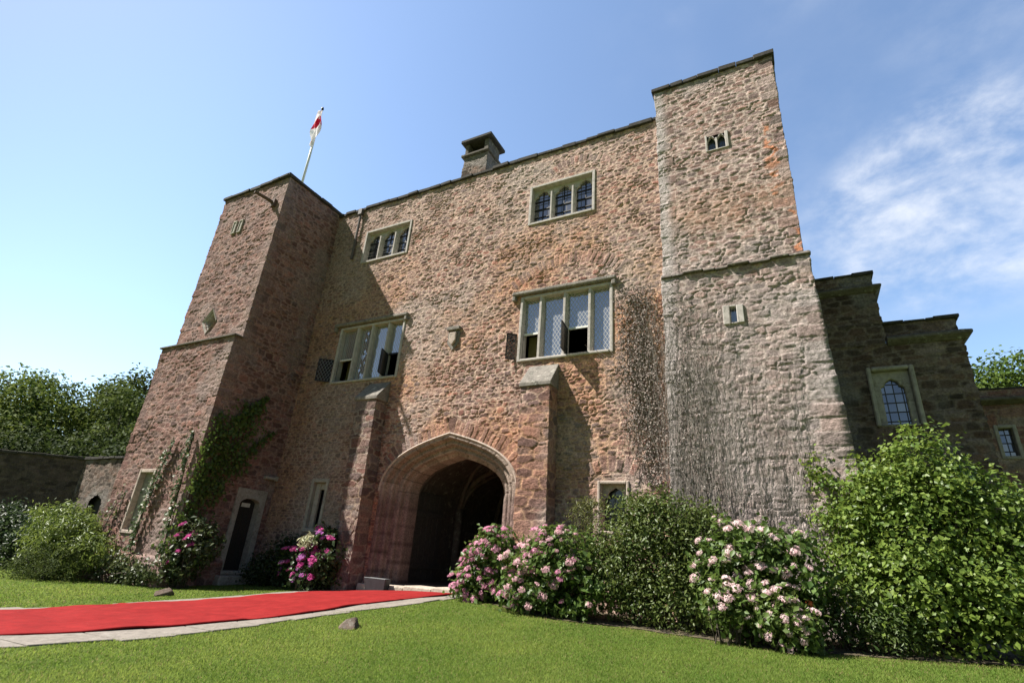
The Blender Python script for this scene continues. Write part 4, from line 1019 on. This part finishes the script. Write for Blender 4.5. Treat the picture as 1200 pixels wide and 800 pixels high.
def lobes_points(lobes, ncl, per, spread, seed, shell=(.55, 1.04), ground=True, rough=.22, up=.45):
    r = np.random.default_rng(seed); L_ = np.array(lobes, float); wv = (L_[:, 3]*L_[:, 4]*L_[:, 5])**(2/3); wv /= wv.sum()
    k = r.choice(len(L_), ncl, p=wv); d = r.normal(size=(ncl, 3)); d /= np.linalg.norm(d, axis=1, keepdims=True)
    rad = shell[0]+(shell[1]-shell[0])*r.uniform(0, 1, ncl)**.6
    rad = rad*(1+rough*2*(fbm(d[:, 0]*2.6+k*7.7+5, d[:, 1]*2.6+d[:, 2]*2.1, seed+3)-.5))
    c = L_[k, :3]+d*L_[k, 3:]*rad[:, None]
    if ground: 
        ok = c[:, 2] > gz(c[:, 0], c[:, 1])+.05; c, d, k = c[ok], d[ok], k[ok]
    m_ = len(c); P = np.repeat(c, per, 0)+r.normal(size=(m_*per, 3))*spread*np.array([1, 1, .75])
    tone = np.repeat(r.uniform(0, 1, m_), per)
    Nn = np.repeat(d, per, 0)*.7+r.normal(size=(m_*per, 3))*.6; Nn[:, 2] += up
    return P, Nn, tone, c, d
def leafy(name, lobes, ncl, per, spread, size, asp, cols, seed, parent=None, mat=None, **kw):
    fold = kw.pop('fold', .25); droop = kw.pop('droop', .3)
    P, Nn, tone, c, d = lobes_points(lobes, ncl, per, spread, seed, **kw)
    r = np.random.default_rng(seed+1); a, b = np.array(cols[0]), np.array(cols[1])
    q = np.clip(tone*.7+r.uniform(-.15, .45, len(tone)), 0, 1)[:, None]; col = (a*(1-q)+b*q)*r.uniform(.85, 1.15, (len(tone), 1))
    V, F, C = leaf_quads(P, Nn, size, asp, col, fold, droop, seed+2)
    return np_mesh(name, V, F, mat or M_LEAF, parent, C, smoothf=False), c, d
def stems(name, base, tops, rad, parent, seed, mat=None):
    rr = random.Random(seed); mb = MB(); B = Vector(base)
    for tp in tops:
        T = Vector(tp); p = B+Vector((rr.uniform(-.2, .2), rr.uniform(-.15, .15), 0)); mid = p.lerp(T, .5)+Vector((rr.uniform(-.15, .15), rr.uniform(-.15, .15), .1))
        mb.tube([tuple(p), tuple(p.lerp(mid, .5)), tuple(mid), tuple(mid.lerp(T, .6)), tuple(T)], [rad, rad*.85, rad*.7, rad*.5, rad*.25], 5)
    return mb.build(name, mat or M_BARK, parent, smoothf=True)
# flower head meshes: domes of small four petalled florets
def flower_mesh(name, R, col1, col2, seed, nfl=22, flat=.42):
    r = np.random.default_rng(seed); P = []; Nn = []
    for q in range(nfl):
        z = 1-(q+.5)/nfl*1.0; a = q*2.399; s_ = math.sqrt(max(0, 1-z*z)); d = np.array([s_*math.cos(a), s_*math.sin(a), z]); P.append(d*R*np.array([1, 1, flat])*r.uniform(.75, 1.25)); Nn.append(d)
    V = []; F = []; C = []
    for p, n in zip(P, Nn):
        n = n+r.normal(size=3)*.25; n /= np.linalg.norm(n); t = np.cross(n, r.normal(size=3)); t /= np.linalg.norm(t); b = np.cross(n, t); s_ = R*.36*r.uniform(.8, 1.2)
        q = r.uniform(); c_ = np.array(col1)*(1-q)+np.array(col2)*q
        for k in range(4):
            a = k*math.pi/2; e1 = t*math.cos(a)+b*math.sin(a); e2 = -t*math.sin(a)+b*math.cos(a); i = len(V)
            V += [p, p+(e1*.6+e2*.42)*s_+n*s_*.12, p+e1*s_*1.05+n*s_*.05, p+(e1*.6-e2*.42)*s_+n*s_*.12]; F.append((i, i+3, i+2, i+1)); C += [c_]*4
    me_o = np_mesh(name, np.array(V), np.array(F), M_PETAL, None, np.array(C), smoothf=False)
    me = me_o.data; bpy.data.objects.remove(me_o); return me
def put_flowers(parent, meshes, spots, dirs, seed, smin=.5, smax=1.45):
    rr = random.Random(seed)
    for p, d in zip(spots, dirs):
        o = bpy.data.objects.new('flower_head', rr.choice(meshes)); COL.objects.link(o); o.parent = parent
        dd = Vector(d)*.55+Vector((0, -.12, .6))+Vector((rr.uniform(-.2, .2),)*3); o.rotation_euler = dd.to_track_quat('Z', 'Y').to_euler(); o.location = Vector(p)
        s_ = rr.uniform(smin, smax); o.scale = (s_, s_, s_*rr.uniform(.8, 1.1))
def shrub(name, label, cat, base, lobes, ncl, per, spread, size, asp, cols, seed, group=None, nst=10, rad=.018, flowers=None, stemtops=None, mat=None, **kw):
    t = empty(name, (base[0], base[1], g1(base[0], base[1])), label, cat, group)
    o, c, d = leafy('foliage', lobes, ncl, per, spread, size, asp, cols, seed, t, mat, **kw)
    L_ = np.array(lobes); r = np.random.default_rng(seed+9); pick = c[r.choice(len(c), nst)]
    stems('stem', (base[0], base[1], g1(base[0], base[1])-.03), [tuple(p*.9+np.array([base[0], base[1], p[2]])*.1) for p in pick], rad, t, seed)
    if flowers:
        meshes, n, front = flowers
        sc_ = d@np.array([-.25, -.75, .45])+r.uniform(-.45, .45, len(d)); rd = np.argsort(-sc_)
        sp = []; dr = []
        for k in rd:
            p = c[k]+d[k]*.10
            if front and p[1] > base[1]+front: continue
            if all(np.linalg.norm(p-q) > .115 for q in sp): sp.append(p); dr.append(d[k])
            if len(sp) >= n: break
        put_flowers(t, meshes, sp, dr, seed)
    adopt(t); return t
PINK = [flower_mesh('flower_head', .072, (.60, .22, .38), (.72, .42, .50), s) for s in (1, 2, 3)]
MAG = [flower_mesh('flower_head', .082, (.55, .06, .26), (.62, .14, .36), s) for s in (4, 5)]+[flower_mesh('flower_head', .08, (.42, .12, .42), (.5, .2, .48), 6)]
WHT = [flower_mesh('flower_head', .064, (.64, .40, .44), (.78, .66, .64), s) for s in (7, 8, 9)]
PKL = [flower_mesh('flower_head', .072, (.62, .34, .42), (.75, .56, .54), s) for s in (17, 18)]+PINK[:1]

G1 = ((.055, .105, .022), (.12, .185, .042))
HYD = dict(per=13, spread=.095, size=.135, asp=.62, fold=.2)
def hyd(label, base, lobes, ncl, seed, fl, n, cols=G1, front=.6, **k2):
    kk = dict(HYD); kk.update(k2)
    return shrub('hydrangea', label, 'flowering shrub', base, lobes, ncl, kk['per'], kk['spread'], kk['size'], kk['asp'], cols, seed, 'hydrangeas against the castle', 14, .012, (fl, n, front), fold=kk['fold'])
# right of the arch
hyd('tall pink hydrangea nearest the archway at the end of the bed', (-6.45, 11.25), [(-6.5, 11.25, .75, .62, .5, .75), (-6.35, 11.2, 1.35, .52, .45, .50), (-6.65, 11.1, .45, .55, .45, .5), (-5.9, 11.3, .8, .4, .4, .6)], 300, 101, PINK, 84)
hyd('rounded pink hydrangea between the archway plant and the tall green shrub', (-4.65, 10.65), [(-4.8, 10.65, .8, .8, .6, .8), (-4.45, 10.75, 1.3, .7, .55, .58), (-5.2, 10.6, .5, .55, .5, .5), (-4.0, 10.6, .7, .5, .45, .65)], 420, 102, PKL, 88)
hyd('pale white pink hydrangea below the bare vine stems', (-.75, 10.45), [(-.85, 10.5, 1.35, .85, .55, .80), (-.2, 10.5, 1.35, .55, .5, .62), (-1.3, 10.5, 1.1, .55, .5, .7), (-.6, 10.4, .7, .8, .5, .65)], 430, 103, WHT, 58)
hyd('small white hydrangea at the lawn edge in front', (-.42, 9.85), [(-.42, 9.80, .68, .34, .28, .42), (-.2, 9.85, .5, .28, .24, .3)], 95, 104, WHT, 30, size=.11, cols=((.07, .12, .025), (.14, .20, .05)))
hyd('little white hydrangea sprig low in the shade of the shrubs', (-1.25, 9.88), [(-1.2, 9.85, .75, .26, .2, .34)], 48, 105, WHT, 12, size=.11, cols=((.07, .12, .025), (.14, .20, .05)))
# left of the arch
hyd('deep magenta hydrangea in shade beside the left buttress', (-12.1, 11.25), [(-12.4, 11.3, .55, .75, .5, .6), (-11.7, 11.25, .9, .6, .45, .6), (-12.0, 11.2, .4, .8, .4, .5), (-11.9, 11.4, 1.25, .4, .35, .35)], 300, 106, MAG, 52, cols=((.03, .06, .018), (.055, .09, .028)))
hyd('sparse pink hydrangea at the foot of the left tower corner', (-14.75, 9.35), [(-14.9, 9.4, .5, .6, .45, .6), (-14.7, 9.35, 1.05, .45, .4, .5), (-15.2, 9.05, .3, .6, .35, .4), (-14.4, 9.5, .9, .4, .4, .45)], 170, 107, MAG[:2], 11, cols=((.035, .06, .02), (.08, .095, .04)))
# tall mixed green shrub
shrub('tall_shrub', 'tall dense mid green shrub beneath the small square window', 'shrub', (-2.75, 11.05),
      [(-2.9, 11.05, 1.45, .95, .6, 1.1), (-2.45, 11.05, 1.95, .85, .5, .75), (-1.85, 11.0, 1.5, .6, .5, .85), (-3.4, 11.0, .95, .6, .5, .8), (-2.2, 10.8, .75, 1.0, .5, .75), (-2.6, 11.1, 2.4, .35, .3, .3), (-1.75, 11.1, 2.15, .4, .3, .3)],
      1500, 15, .12, .085, .5, ((.052, .088, .020), (.135, .17, .044)), 120, shell=(.35, 1.05), nst=22, rad=.016)
shrub('bamboo_clump', 'thin wispy yellow green plant standing by the sunlit buttress', 'plant', (-4.3, 11.5), [(-4.3, 11.5, 2.05, .34, .22, .5), (-4.05, 11.5, 2.4, .22, .2, .24)], 70, 14, .10, .10, .2, ((.10, .12, .035), (.16, .17, .06)), 121, nst=12, rad=.007, droop=1.0)
# big bright shrub at right
shrub('bright_shrub', 'large sunlit lime green shrub at the corner of the right tower', 'shrub', (1.75, 11.55),
      [(1.75, 11.5, 1.9, 1.35, .95, 1.30), (1.35, 11.5, 2.65, .75, .65, .75), (2.05, 11.6, 3.0, .7, .7, .85), (2.75, 11.6, 2.3, .7, .7, .9), (3.1, 11.7, 1.7, .6, .7, .8), (.75, 11.5, 2.0, .55, .55, .75), (1.7, 11.2, 1.1, 1.5, .85, .85), (.42, 11.55, 3.05, .14, .14, .42), (2.6, 11.3, 1.2, .9, .7, .7)],
      2500, 12, .105, .088, .78, ((.068, .125, .020), (.18, .245, .045)), 130, nst=26, rad=.025, rough=.34, shell=(.45, 1.06))
shrub('low_shrub', 'low dark bush in the shade between the white hydrangea and the lime green shrub', 'shrub', (.55, 10.75), [(.55, 10.75, .75, .6, .5, .45), (1.1, 10.6, .6, .5, .4, .35), (.2, 10.7, .6, .4, .4, .4)], 220, 14, .10, .09, .35, ((.04, .075, .02), (.085, .12, .03)), 131, nst=10)
op = flower_mesh('bloom', .06, (.75, .16, .05), (.8, .28, .1), 33, 16, .8)
od = empty('orange_flower', (-.02, 10.2, g1(0, 10.2)), 'single orange bloom on a thin stem beside the white hydrangea', 'flower')
o_ = bpy.data.objects.new('bloom', op); COL.objects.link(o_); o_.parent = od; o_.location = (-.02, 10.16, .88); o_.rotation_euler = (.9, 0, 0)
mb = MB(); mb.tube([(-.02, 10.2, .2), (0, 10.2, .5), (-.02, 10.17, .87)], .008, 5); mb.build('stem', M_BARK, od); adopt(od)
# left side
shrub('feathery_shrub', 'feathery yellow green shrub in front of the garden wall arch', 'shrub', (-19.9, 8.7),
      [(-20.0, 8.7, .55, 1.2, .9, .95), (-20.8, 8.7, 1.0, .85, .6, .55), (-19.3, 8.7, .85, .9, .7, .6), (-21.3, 8.6, 1.4, .7, .4, .3), (-20.3, 8.8, 1.35, .6, .5, .4), (-18.3, 8.7, .5, .8, .6, .45)],
      620, 16, .14, .15, .28, ((.085, .135, .026), (.165, .215, .05)), 140, nst=20, rad=.014, droop=.8)
shrub('mound_shrub', 'low dense dark green mound in front of the feathery shrub', 'shrub', (-18.9, 8.1), [(-19.4, 8.1, .0, 1.0, .6, .55), (-18.5, 8.15, .05, .9, .55, .5), (-19.9, 8.0, -.1, .6, .5, .45)], 420, 18, .09, .06, .5, ((.035, .060, .014), (.08, .105, .028)), 141, nst=8, mat=M_LEAFM)
shrub('laurel_shrub', 'dark evergreen shrub in shadow at the foot of the dark garden wall', 'shrub', (-25.2, 9.4), [(-25.2, 9.4, .4, 1.2, .8, 1.0), (-24.0, 9.3, .2, .9, .6, .7), (-26.4, 9.3, .7, 1.0, .7, 1.1)], 420, 13, .16, .16, .45, ((.020, .042, .014), (.045, .07, .026)), 142, nst=12)
shrub('dark_shrub', 'dark leafy shrub beside the side door', 'shrub', (-13.5, 11.5), [(-13.6, 11.5, .45, .8, .4, .7), (-13.2, 11.55, .8, .6, .35, .5), (-14.3, 11.4, .3, .5, .4, .4)], 300, 13, .11, .11, .5, ((.025, .045, .015), (.05, .07, .025)), 143, nst=10)
shrub('variegated_plant', 'small pale cream leaved plant among the magenta flowers', 'plant', (-12.0, 10.9), [(-12.0, 10.9, 1.2, .19, .17, .18)], 17, 8, .07, .20, .22, ((.42, .44, .28), (.58, .58, .40)), 144, nst=6, rad=.008)
shrub('ground_ivy', 'low ivy clump at the base of the sunlit left tower', 'plant', (-17.2, 8.95), [(-17.6, 9.0, .05, .8, .25, .5), (-16.6, 8.95, .1, .7, .25, .4), (-15.9, 8.95, .0, .5, .25, .3)], 200, 12, .09, .085, .8, ((.05, .075, .025), (.10, .12, .05)), 145, nst=6)

# climbing ivy and dead creepers (on the wall faces)
def ivy(label, plane, paths, n, size, cols, seed, depth=.07):
    # paths: list of (polyline [(u, z, halfwidth)]), plane: ('Y', y) or ('X', x)
    t = empty('ivy', (plane[1] if plane[0] == 'X' else paths[0][-1][0], plane[1] if plane[0] == 'Y' else paths[0][-1][0], -.2), label, 'climbing plant', 'ivy climbing the left tower')
    r = np.random.default_rng(seed); U = []; Z = []
    for pth in paths:
        A = np.array(pth, float); sl_ = np.hypot(np.diff(A[:, 0]), np.diff(A[:, 1])); ac = np.concatenate([[0], np.cumsum(sl_)]); k = int(n*ac[-1]*np.mean(A[:, 2]))
        q = r.uniform(0, ac[-1], k); u = np.interp(q, ac, A[:, 0]); z = np.interp(q, ac, A[:, 1]); hw = np.interp(q, ac, A[:, 2])
        off = r.normal(size=k)*.5; off = np.clip(off, -1.2, 1.2)*hw*(.6+.8*vnoise(q*3, q*0, seed)); U.append(u+off); Z.append(z+r.normal(size=k)*.06)
    U = np.concatenate(U); Z = np.concatenate(Z); keep = vnoise(U*4, Z*4, seed+5)+r.uniform(-.25, .35, len(U)) > .28; U, Z = U[keep], Z[keep]
    d = np.abs(r.normal(size=len(U)))*depth+.03
    if plane[0] == 'Y': P = np.stack([U, plane[1]-d, Z], 1); nb = np.array([0, -1, .25])
    else: P = np.stack([plane[1]+d, U, Z], 1); nb = np.array([1, 0, .25])
    Nn = nb+r.normal(size=P.shape)*.4; q = r.uniform(0, 1, (len(P), 1)); col = np.array(cols[0])*(1-q)+np.array(cols[1])*q
    V, F, C = leaf_quads(P, Nn, size, .85, col, .15, .8, seed+1); np_mesh('foliage', V, F, M_LEAF, t, C, smoothf=False)
    mb = MB(); rr = random.Random(seed)
    for pth in paths:
        for s_ in range(3):
            pts = [(u+rr.uniform(-.5, .5)*h_, z) for u, z, h_ in pth]
            mb.tube([((u, plane[1]-.02, z) if plane[0] == 'Y' else (plane[1]+.02, u, z)) for u, z in pts], .012, 5)
    mb.build('stem', M_BARK, t, smoothf=True); adopt(t); return t
ICOL = ((.050, .085, .030), (.115, .150, .060))
ivy('sunlit ivy band climbing beside the blocked window', ('Y', 9.12), [[(-16.62, 3.75, .10), (-16.85, 2.95, .20), (-16.95, 2.3, .22), (-17.05, 1.5, .24), (-17.2, .6, .32)]], 900, .10, ICOL, 201)
ivy('sunlit ivy band climbing the front corner of the left tower', ('Y', 9.12), [[(-15.75, 3.95, .07), (-15.72, 3.2, .13), (-15.65, 2.4, .15), (-15.55, 1.5, .18), (-15.45, .5, .28)]], 950, .10, ICOL, 202)
ivy('thin ivy sprays at the far left edge of the tower', ('Y', 9.12), [[(-18.7, 1.9, .25), (-18.9, 1.2, .3), (-19.0, .6, .3)], [(-18.35, 2.3, .10), (-18.4, 1.4, .15)]], 320, .09, ((.08, .10, .035), (.14, .15, .06)), 203)
ivy('large dark ivy mass on the shaded side of the left tower', ('X', -15.28), [[(10.8, 5.5, .12), (10.3, 4.9, .35), (9.9, 4.1, .5), (9.8, 3.2, .6), (9.6, 2.2, .55), (9.4, 1.0, .5), (9.35, .2, .45)], [(10.4, 5.2, .5), (10.2, 4.4, .8), (9.9, 3.4, .9), (9.6, 2.2, .7)], [(9.45, 4.6, .2), (9.35, 3.5, .3), (9.3, 2.2, .3), (9.3, .6, .3)], [(11.4, 4.5, .08), (10.8, 3.9, .2), (10.3, 3.0, .3)]], 520, .10, ((.045, .085, .018), (.10, .155, .032)), 204, .09)

def creeper(label, gen, n, seed, y, cols, rad=(.005, .011), leaves=0, leafcol=None, box=None, jit=.013, lsz=.06):
    # bare climbing stems: thin three sided tubes wandering up the wall
    r = np.random.default_rng(seed); V = []; F = []; C = []; b = 0
    for q in range(n):
        u, z, ztop, lean = gen(r)
        c_ = np.array(cols[0])*(1-(s:=r.uniform()))+np.array(cols[1])*s; rd = r.uniform(*rad); k = 0; du = lean
        while z < ztop and k < 90 and u < .55:
            ring = [(u+rd*math.cos(a), y-.012-abs(.02*math.sin(k*.7+q))+rd*math.sin(a), z) for a in (0, 2.09, 4.19)]
            V += ring; C += [c_]*3
            if k:
                for i in range(3): F.append((b-3+i, b-3+(i+1) % 3, b+(i+1) % 3, b+i))
            b += 3; k += 1; du = du*.8+lean*.2+r.normal()*jit; u += du*1.0; z += r.uniform(.07, .17); rd *= .985
    t = empty('dead_creeper', (V[0][0], y, .3), label, 'climbing plant', 'bare creepers on the masonry')
    np_mesh('stem', np.array(V), np.array(F), M_TWIG, t, np.array(C))
    if leaves:
        P = np.stack([r.uniform(box[0], box[1], leaves*3), np.full(leaves*3, y-.04), r.uniform(box[2], box[3], leaves*3)], 1)
        xc = np.interp(P[:, 2], box[4], box[5]); hw = np.interp(P[:, 2], box[4], box[6])
        pr = np.clip(1.15-np.abs(P[:, 0]-xc)/hw, 0, 1)*(.3+1.0*vnoise(P[:, 0]*4, P[:, 2]*3, seed)); P = P[r.uniform(0, 1, len(P)) < pr]; P[:, 1] -= np.abs(r.normal(size=len(P)))*.025
        q = r.uniform(0, 1, (len(P), 1)); col = np.array(leafcol[0])*(1-q)+np.array(leafcol[1])*q
        V, F, C = leaf_quads(P, np.array([0, -1, .2])+r.normal(size=P.shape)*.5, lsz, .6, col, .3, .6, seed); np_mesh('dry_leaves', V, F, M_TWIG, t, C, smoothf=False)
    adopt(t); return t
def genR(r):
    k = r.uniform()
    if k < .4: u = -2.3+abs(r.normal())*.42; zt = r.uniform(5.5, 7.95)
    else: u = r.uniform(-2.2, .4); zt = r.uniform(3.6, 6.3)+(1.4 if u < -1.2 else 0)
    return u, r.uniform(.6, 2.6), min(7.95, zt), r.normal()*.004
creeper('web of bare grey vine stems on the lower right tower', genR, 210, 301, 11.72, ((.15, .125, .11), (.46, .42, .385)), (.002, .0055), 500, ((.14, .12, .105), (.27, .245, .225)), (-2.4, -.6, 2.4, 7.8, [2, 4, 6, 8], [-2.0, -2.0, -2.05, -2.2], [.55, .7, .55, .35]))
def genM(r):
    z = r.uniform(3.0, 6.5); return -2.95+r.normal()*.22, z, z+r.uniform(.8, 2.2), r.normal()*.02
creeper('brown withered creeper between the mullioned window and the right tower', genM, 150, 302, 11.97, ((.14, .105, .09), (.36, .30, .26)), (.003, .007), 3000, ((.17, .138, .122), (.31, .262, .235)), (-3.75, -2.4, 2.9, 8.0, [2.8, 4.2, 6, 7.9], [-2.75, -2.9, -3.05, -3.15], [.25, .5, .62, .5]), jit=.03, lsz=.062)

# trees
def tree(name, label, base, h, lobes, ncl, per, spread, size, cols, seed, tr_r=.28, group='trees beyond the garden walls', shell=(.35, 1.06)):
    t = empty(name, base, label, 'tree', group); rr = random.Random(seed)
    leafy('crown', lobes, ncl, per, spread, size, .6, cols, seed, t, M_LEAFM, ground=False, rough=.42, shell=shell)
    mb = MB(); B = Vector(base); top = Vector((base[0]+rr.uniform(-.4, .4), base[1], base[2]+h*.55))
    mb.tube([tuple(B-Vector((0, 0, .5))), tuple(B.lerp(top, .3)), tuple(B.lerp(top, .65)), tuple(top)], [tr_r*1.3, tr_r, tr_r*.8, tr_r*.5], 9)
    for l in lobes:
        c = Vector(l[:3]); s = B.lerp(top, rr.uniform(.45, .95)); m_ = s.lerp(c, .5)+Vector((rr.uniform(-.3, .3), rr.uniform(-.3, .3), rr.uniform(-.2, .3)))
        mb.tube([tuple(s), tuple(s.lerp(m_, .5)), tuple(m_), tuple(c)], [tr_r*.42, tr_r*.34, tr_r*.25, tr_r*.1], 6)
        for q in range(4):
            e = c+Vector((rr.uniform(-1, 1)*l[3], rr.uniform(-1, 1)*l[4], rr.uniform(-.2, .9)*l[5])); mb.tube([tuple(m_.lerp(c, .7)), tuple(c.lerp(e, .5)+Vector((0, 0, .1))), tuple(e)], [tr_r*.14, tr_r*.1, tr_r*.03], 5)
    mb.build('trunk', M_BARK, t, smoothf=True); adopt(t); return t
TG = ((.030, .052, .013), (.075, .105, .026))
tree('broadleaf_tree', 'broad dense green tree at the far left edge beyond the dark wall', (-39, 13, -.8), 9.5, [(-39, 13, 5.6, 3.4, 3, 2.9), (-41.5, 13, 6.6, 3, 2.8, 2.8), (-37.2, 12.5, 4.6, 2.2, 2, 2.2), (-39.8, 13, 8.0, 2.2, 2, 1.6), (-43.5, 13.5, 4.6, 2.6, 2.5, 2.8)], 1000, 22, .33, .25, ((.050, .090, .018), (.15, .195, .042)), 401, .35)
tree('broadleaf_tree', 'middle rounded tree between the broad tree and the tower', (-36.5, 16, -.6), 10, [(-36.6, 16, 6.4, 2.4, 2.3, 2.4), (-38.4, 16, 7.6, 1.9, 1.8, 1.7), (-35.4, 16, 7.4, 1.8, 1.8, 1.7), (-36.9, 15.8, 4.4, 2.6, 2.3, 1.8), (-37, 16, 9.0, 1.2, 1.2, .9)], 720, 20, .30, .23, ((.044, .076, .016), (.125, .165, .038)), 402, .3)
tree('open_tree', 'airy tree with sky between its limbs next to the tower', (-31.6, 15, -.5), 9.6, [(-32.2, 15, 7.9, 1.3, 1.2, 1.1), (-33.6, 15, 7.4, 1.2, 1.2, 1.1), (-30.4, 15, 7.2, 1.2, 1.2, 1.0), (-31.6, 15, 8.9, 1.0, 1, .6), (-32.4, 15, 5.5, 2.0, 1.6, 1.4), (-30.0, 15, 5.2, 1.5, 1.4, 1.4), (-33.8, 14.6, 4.6, 1.6, 1.5, 1.3)], 480, 17, .24, .21, ((.035, .06, .015), (.095, .13, .034)), 403, .22)
tree('broadleaf_tree', 'low dark understorey tree filling the gap above the garden wall', (-33.5, 11.8, -.6), 6, [(-33.5, 11.8, 3.6, 2.2, 1.8, 1.6), (-31.2, 13, 3.9, 1.8, 1.4, 1.2), (-36, 11.5, 3.4, 2.0, 1.8, 1.9), (-28.6, 13.8, 4.0, 1.8, 1.2, 1.0)], 620, 18, .34, .22, ((.024, .042, .012), (.055, .080, .022)), 404, .2)
tree('shade_tree', 'unseen tall broadleaf tree added left of the dark garden wall to shade it', (-38.5, 5.6, -.8), 11, [(-37.5, 6.2, 7.4, 2.9, 2.6, 2.6), (-39.5, 5.4, 8.8, 2.6, 2.4, 2.2), (-35.4, 7.2, 6.6, 1.6, 1.6, 1.8), (-40.5, 5.5, 6.4, 2.4, 2.2, 2.2)], 900, 16, .36, .28, TG, 406, .3)  # out-of-view tree, added to throw shade on the dark garden wall
# leafy hillside behind the right range
xs_ = np.arange(2, 60, 1.5); ys_ = np.arange(27, 75, 1.5)
def hz(x, y): return 2+9*(1/(1+np.exp(-(y-32)/3)))+1.2*fbm(x*.15, y*.15, 8)
tag(grid_sheet('hillside', xs_, ys_, hz, M_LAWN), kind='structure')
tree('hillside_bush', 'sunlit rounded bush tops on the slope behind the low range', (9, 29, 4), 5.5, [(7.4, 29, 9.4, 2.0, 1.8, 1.35), (9.6, 29, 9.6, 2.0, 1.8, 1.4), (11.8, 29, 9.7, 2.0, 1.8, 1.4), (14, 29, 9.6, 2.0, 1.8, 1.4)], 900, 18, .26, .19, ((.055, .10, .018), (.11, .16, .032)), 405, .2, 'bushes behind the low range')

# ------------------------------------------------------------------ lawn blades
def blades(n):
    r = np.random.default_rng(77)
    # sample in polar wedge around the eye so that near grass is as fine as it looks
    ang = r.uniform(math.radians(-82), math.radians(24), n*2); dist = 4.0*np.exp(r.uniform(0, math.log(27/4.0), n*2))
    x = np.sin(ang)*dist; y = np.cos(ang)*dist
    fy = np.interp(x, [p[0] for p in BED], [p[1] for p in BED], left=11.9)
    bed = (y > fy-.04+.22*(vnoise(x*5, y*5, 9)-.5)) & (x > -7.5)
    ok = ~((x > PL(y)-.10+.14*(vnoise(x*5, y*5, 2)-.5)) & (x < PR(y)-.03+.20*(vnoise(x*5, y*5, 3)-.5))) & ~bed & (y > 1.0) & (y < 11.95)
    ok &= ~((x < -15.25) & (x > -19.5) & (y > 9.05)); ok &= ~((x > -12.1) & (x < -5.0) & (y > 11.45))
    x, y, dist = x[ok][:n], y[ok][:n], dist[ok][:n]; m_ = len(x)
    z = lawn_z(x, y); patch = fbm(x*1.1, y*1.1, 21, 4); h = r.uniform(.016, .036, m_)*(.75+.5*patch); a = r.uniform(0, 2*math.pi, m_); wd = r.uniform(.0025, .0045, m_)*np.clip(dist/5, 1, 3.2)
    lx, ly = r.normal(size=m_)*.018, r.normal(size=m_)*.018
    V = np.stack([np.stack([x-np.cos(a)*wd, y-np.sin(a)*wd, z-.004], 1), np.stack([x+np.cos(a)*wd, y+np.sin(a)*wd, z-.004], 1), np.stack([x+lx, y+ly, z+h], 1)], 1).reshape(-1, 3)
    q = np.clip((patch-.5)*1.7+.5+r.uniform(-.35, .35, m_), 0, 1)[:, None]; c = np.array((.100, .180, .027))*(1-q)+np.array((.205, .272, .058))*q
    dry = r.uniform(0, 1, m_) < .05+.25*(np.abs(y-fy[ok][:n]) < .35)*(x > -7.4); c[dry] = (.26, .22, .10)
    return np_mesh('grass', V, np.arange(m_*3).reshape(-1, 3), M_BLADE, None, np.repeat(c, 3, 0), smoothf=False)
tag(blades(420000), 'short mown green lawn grass', 'grass', kind='stuff')
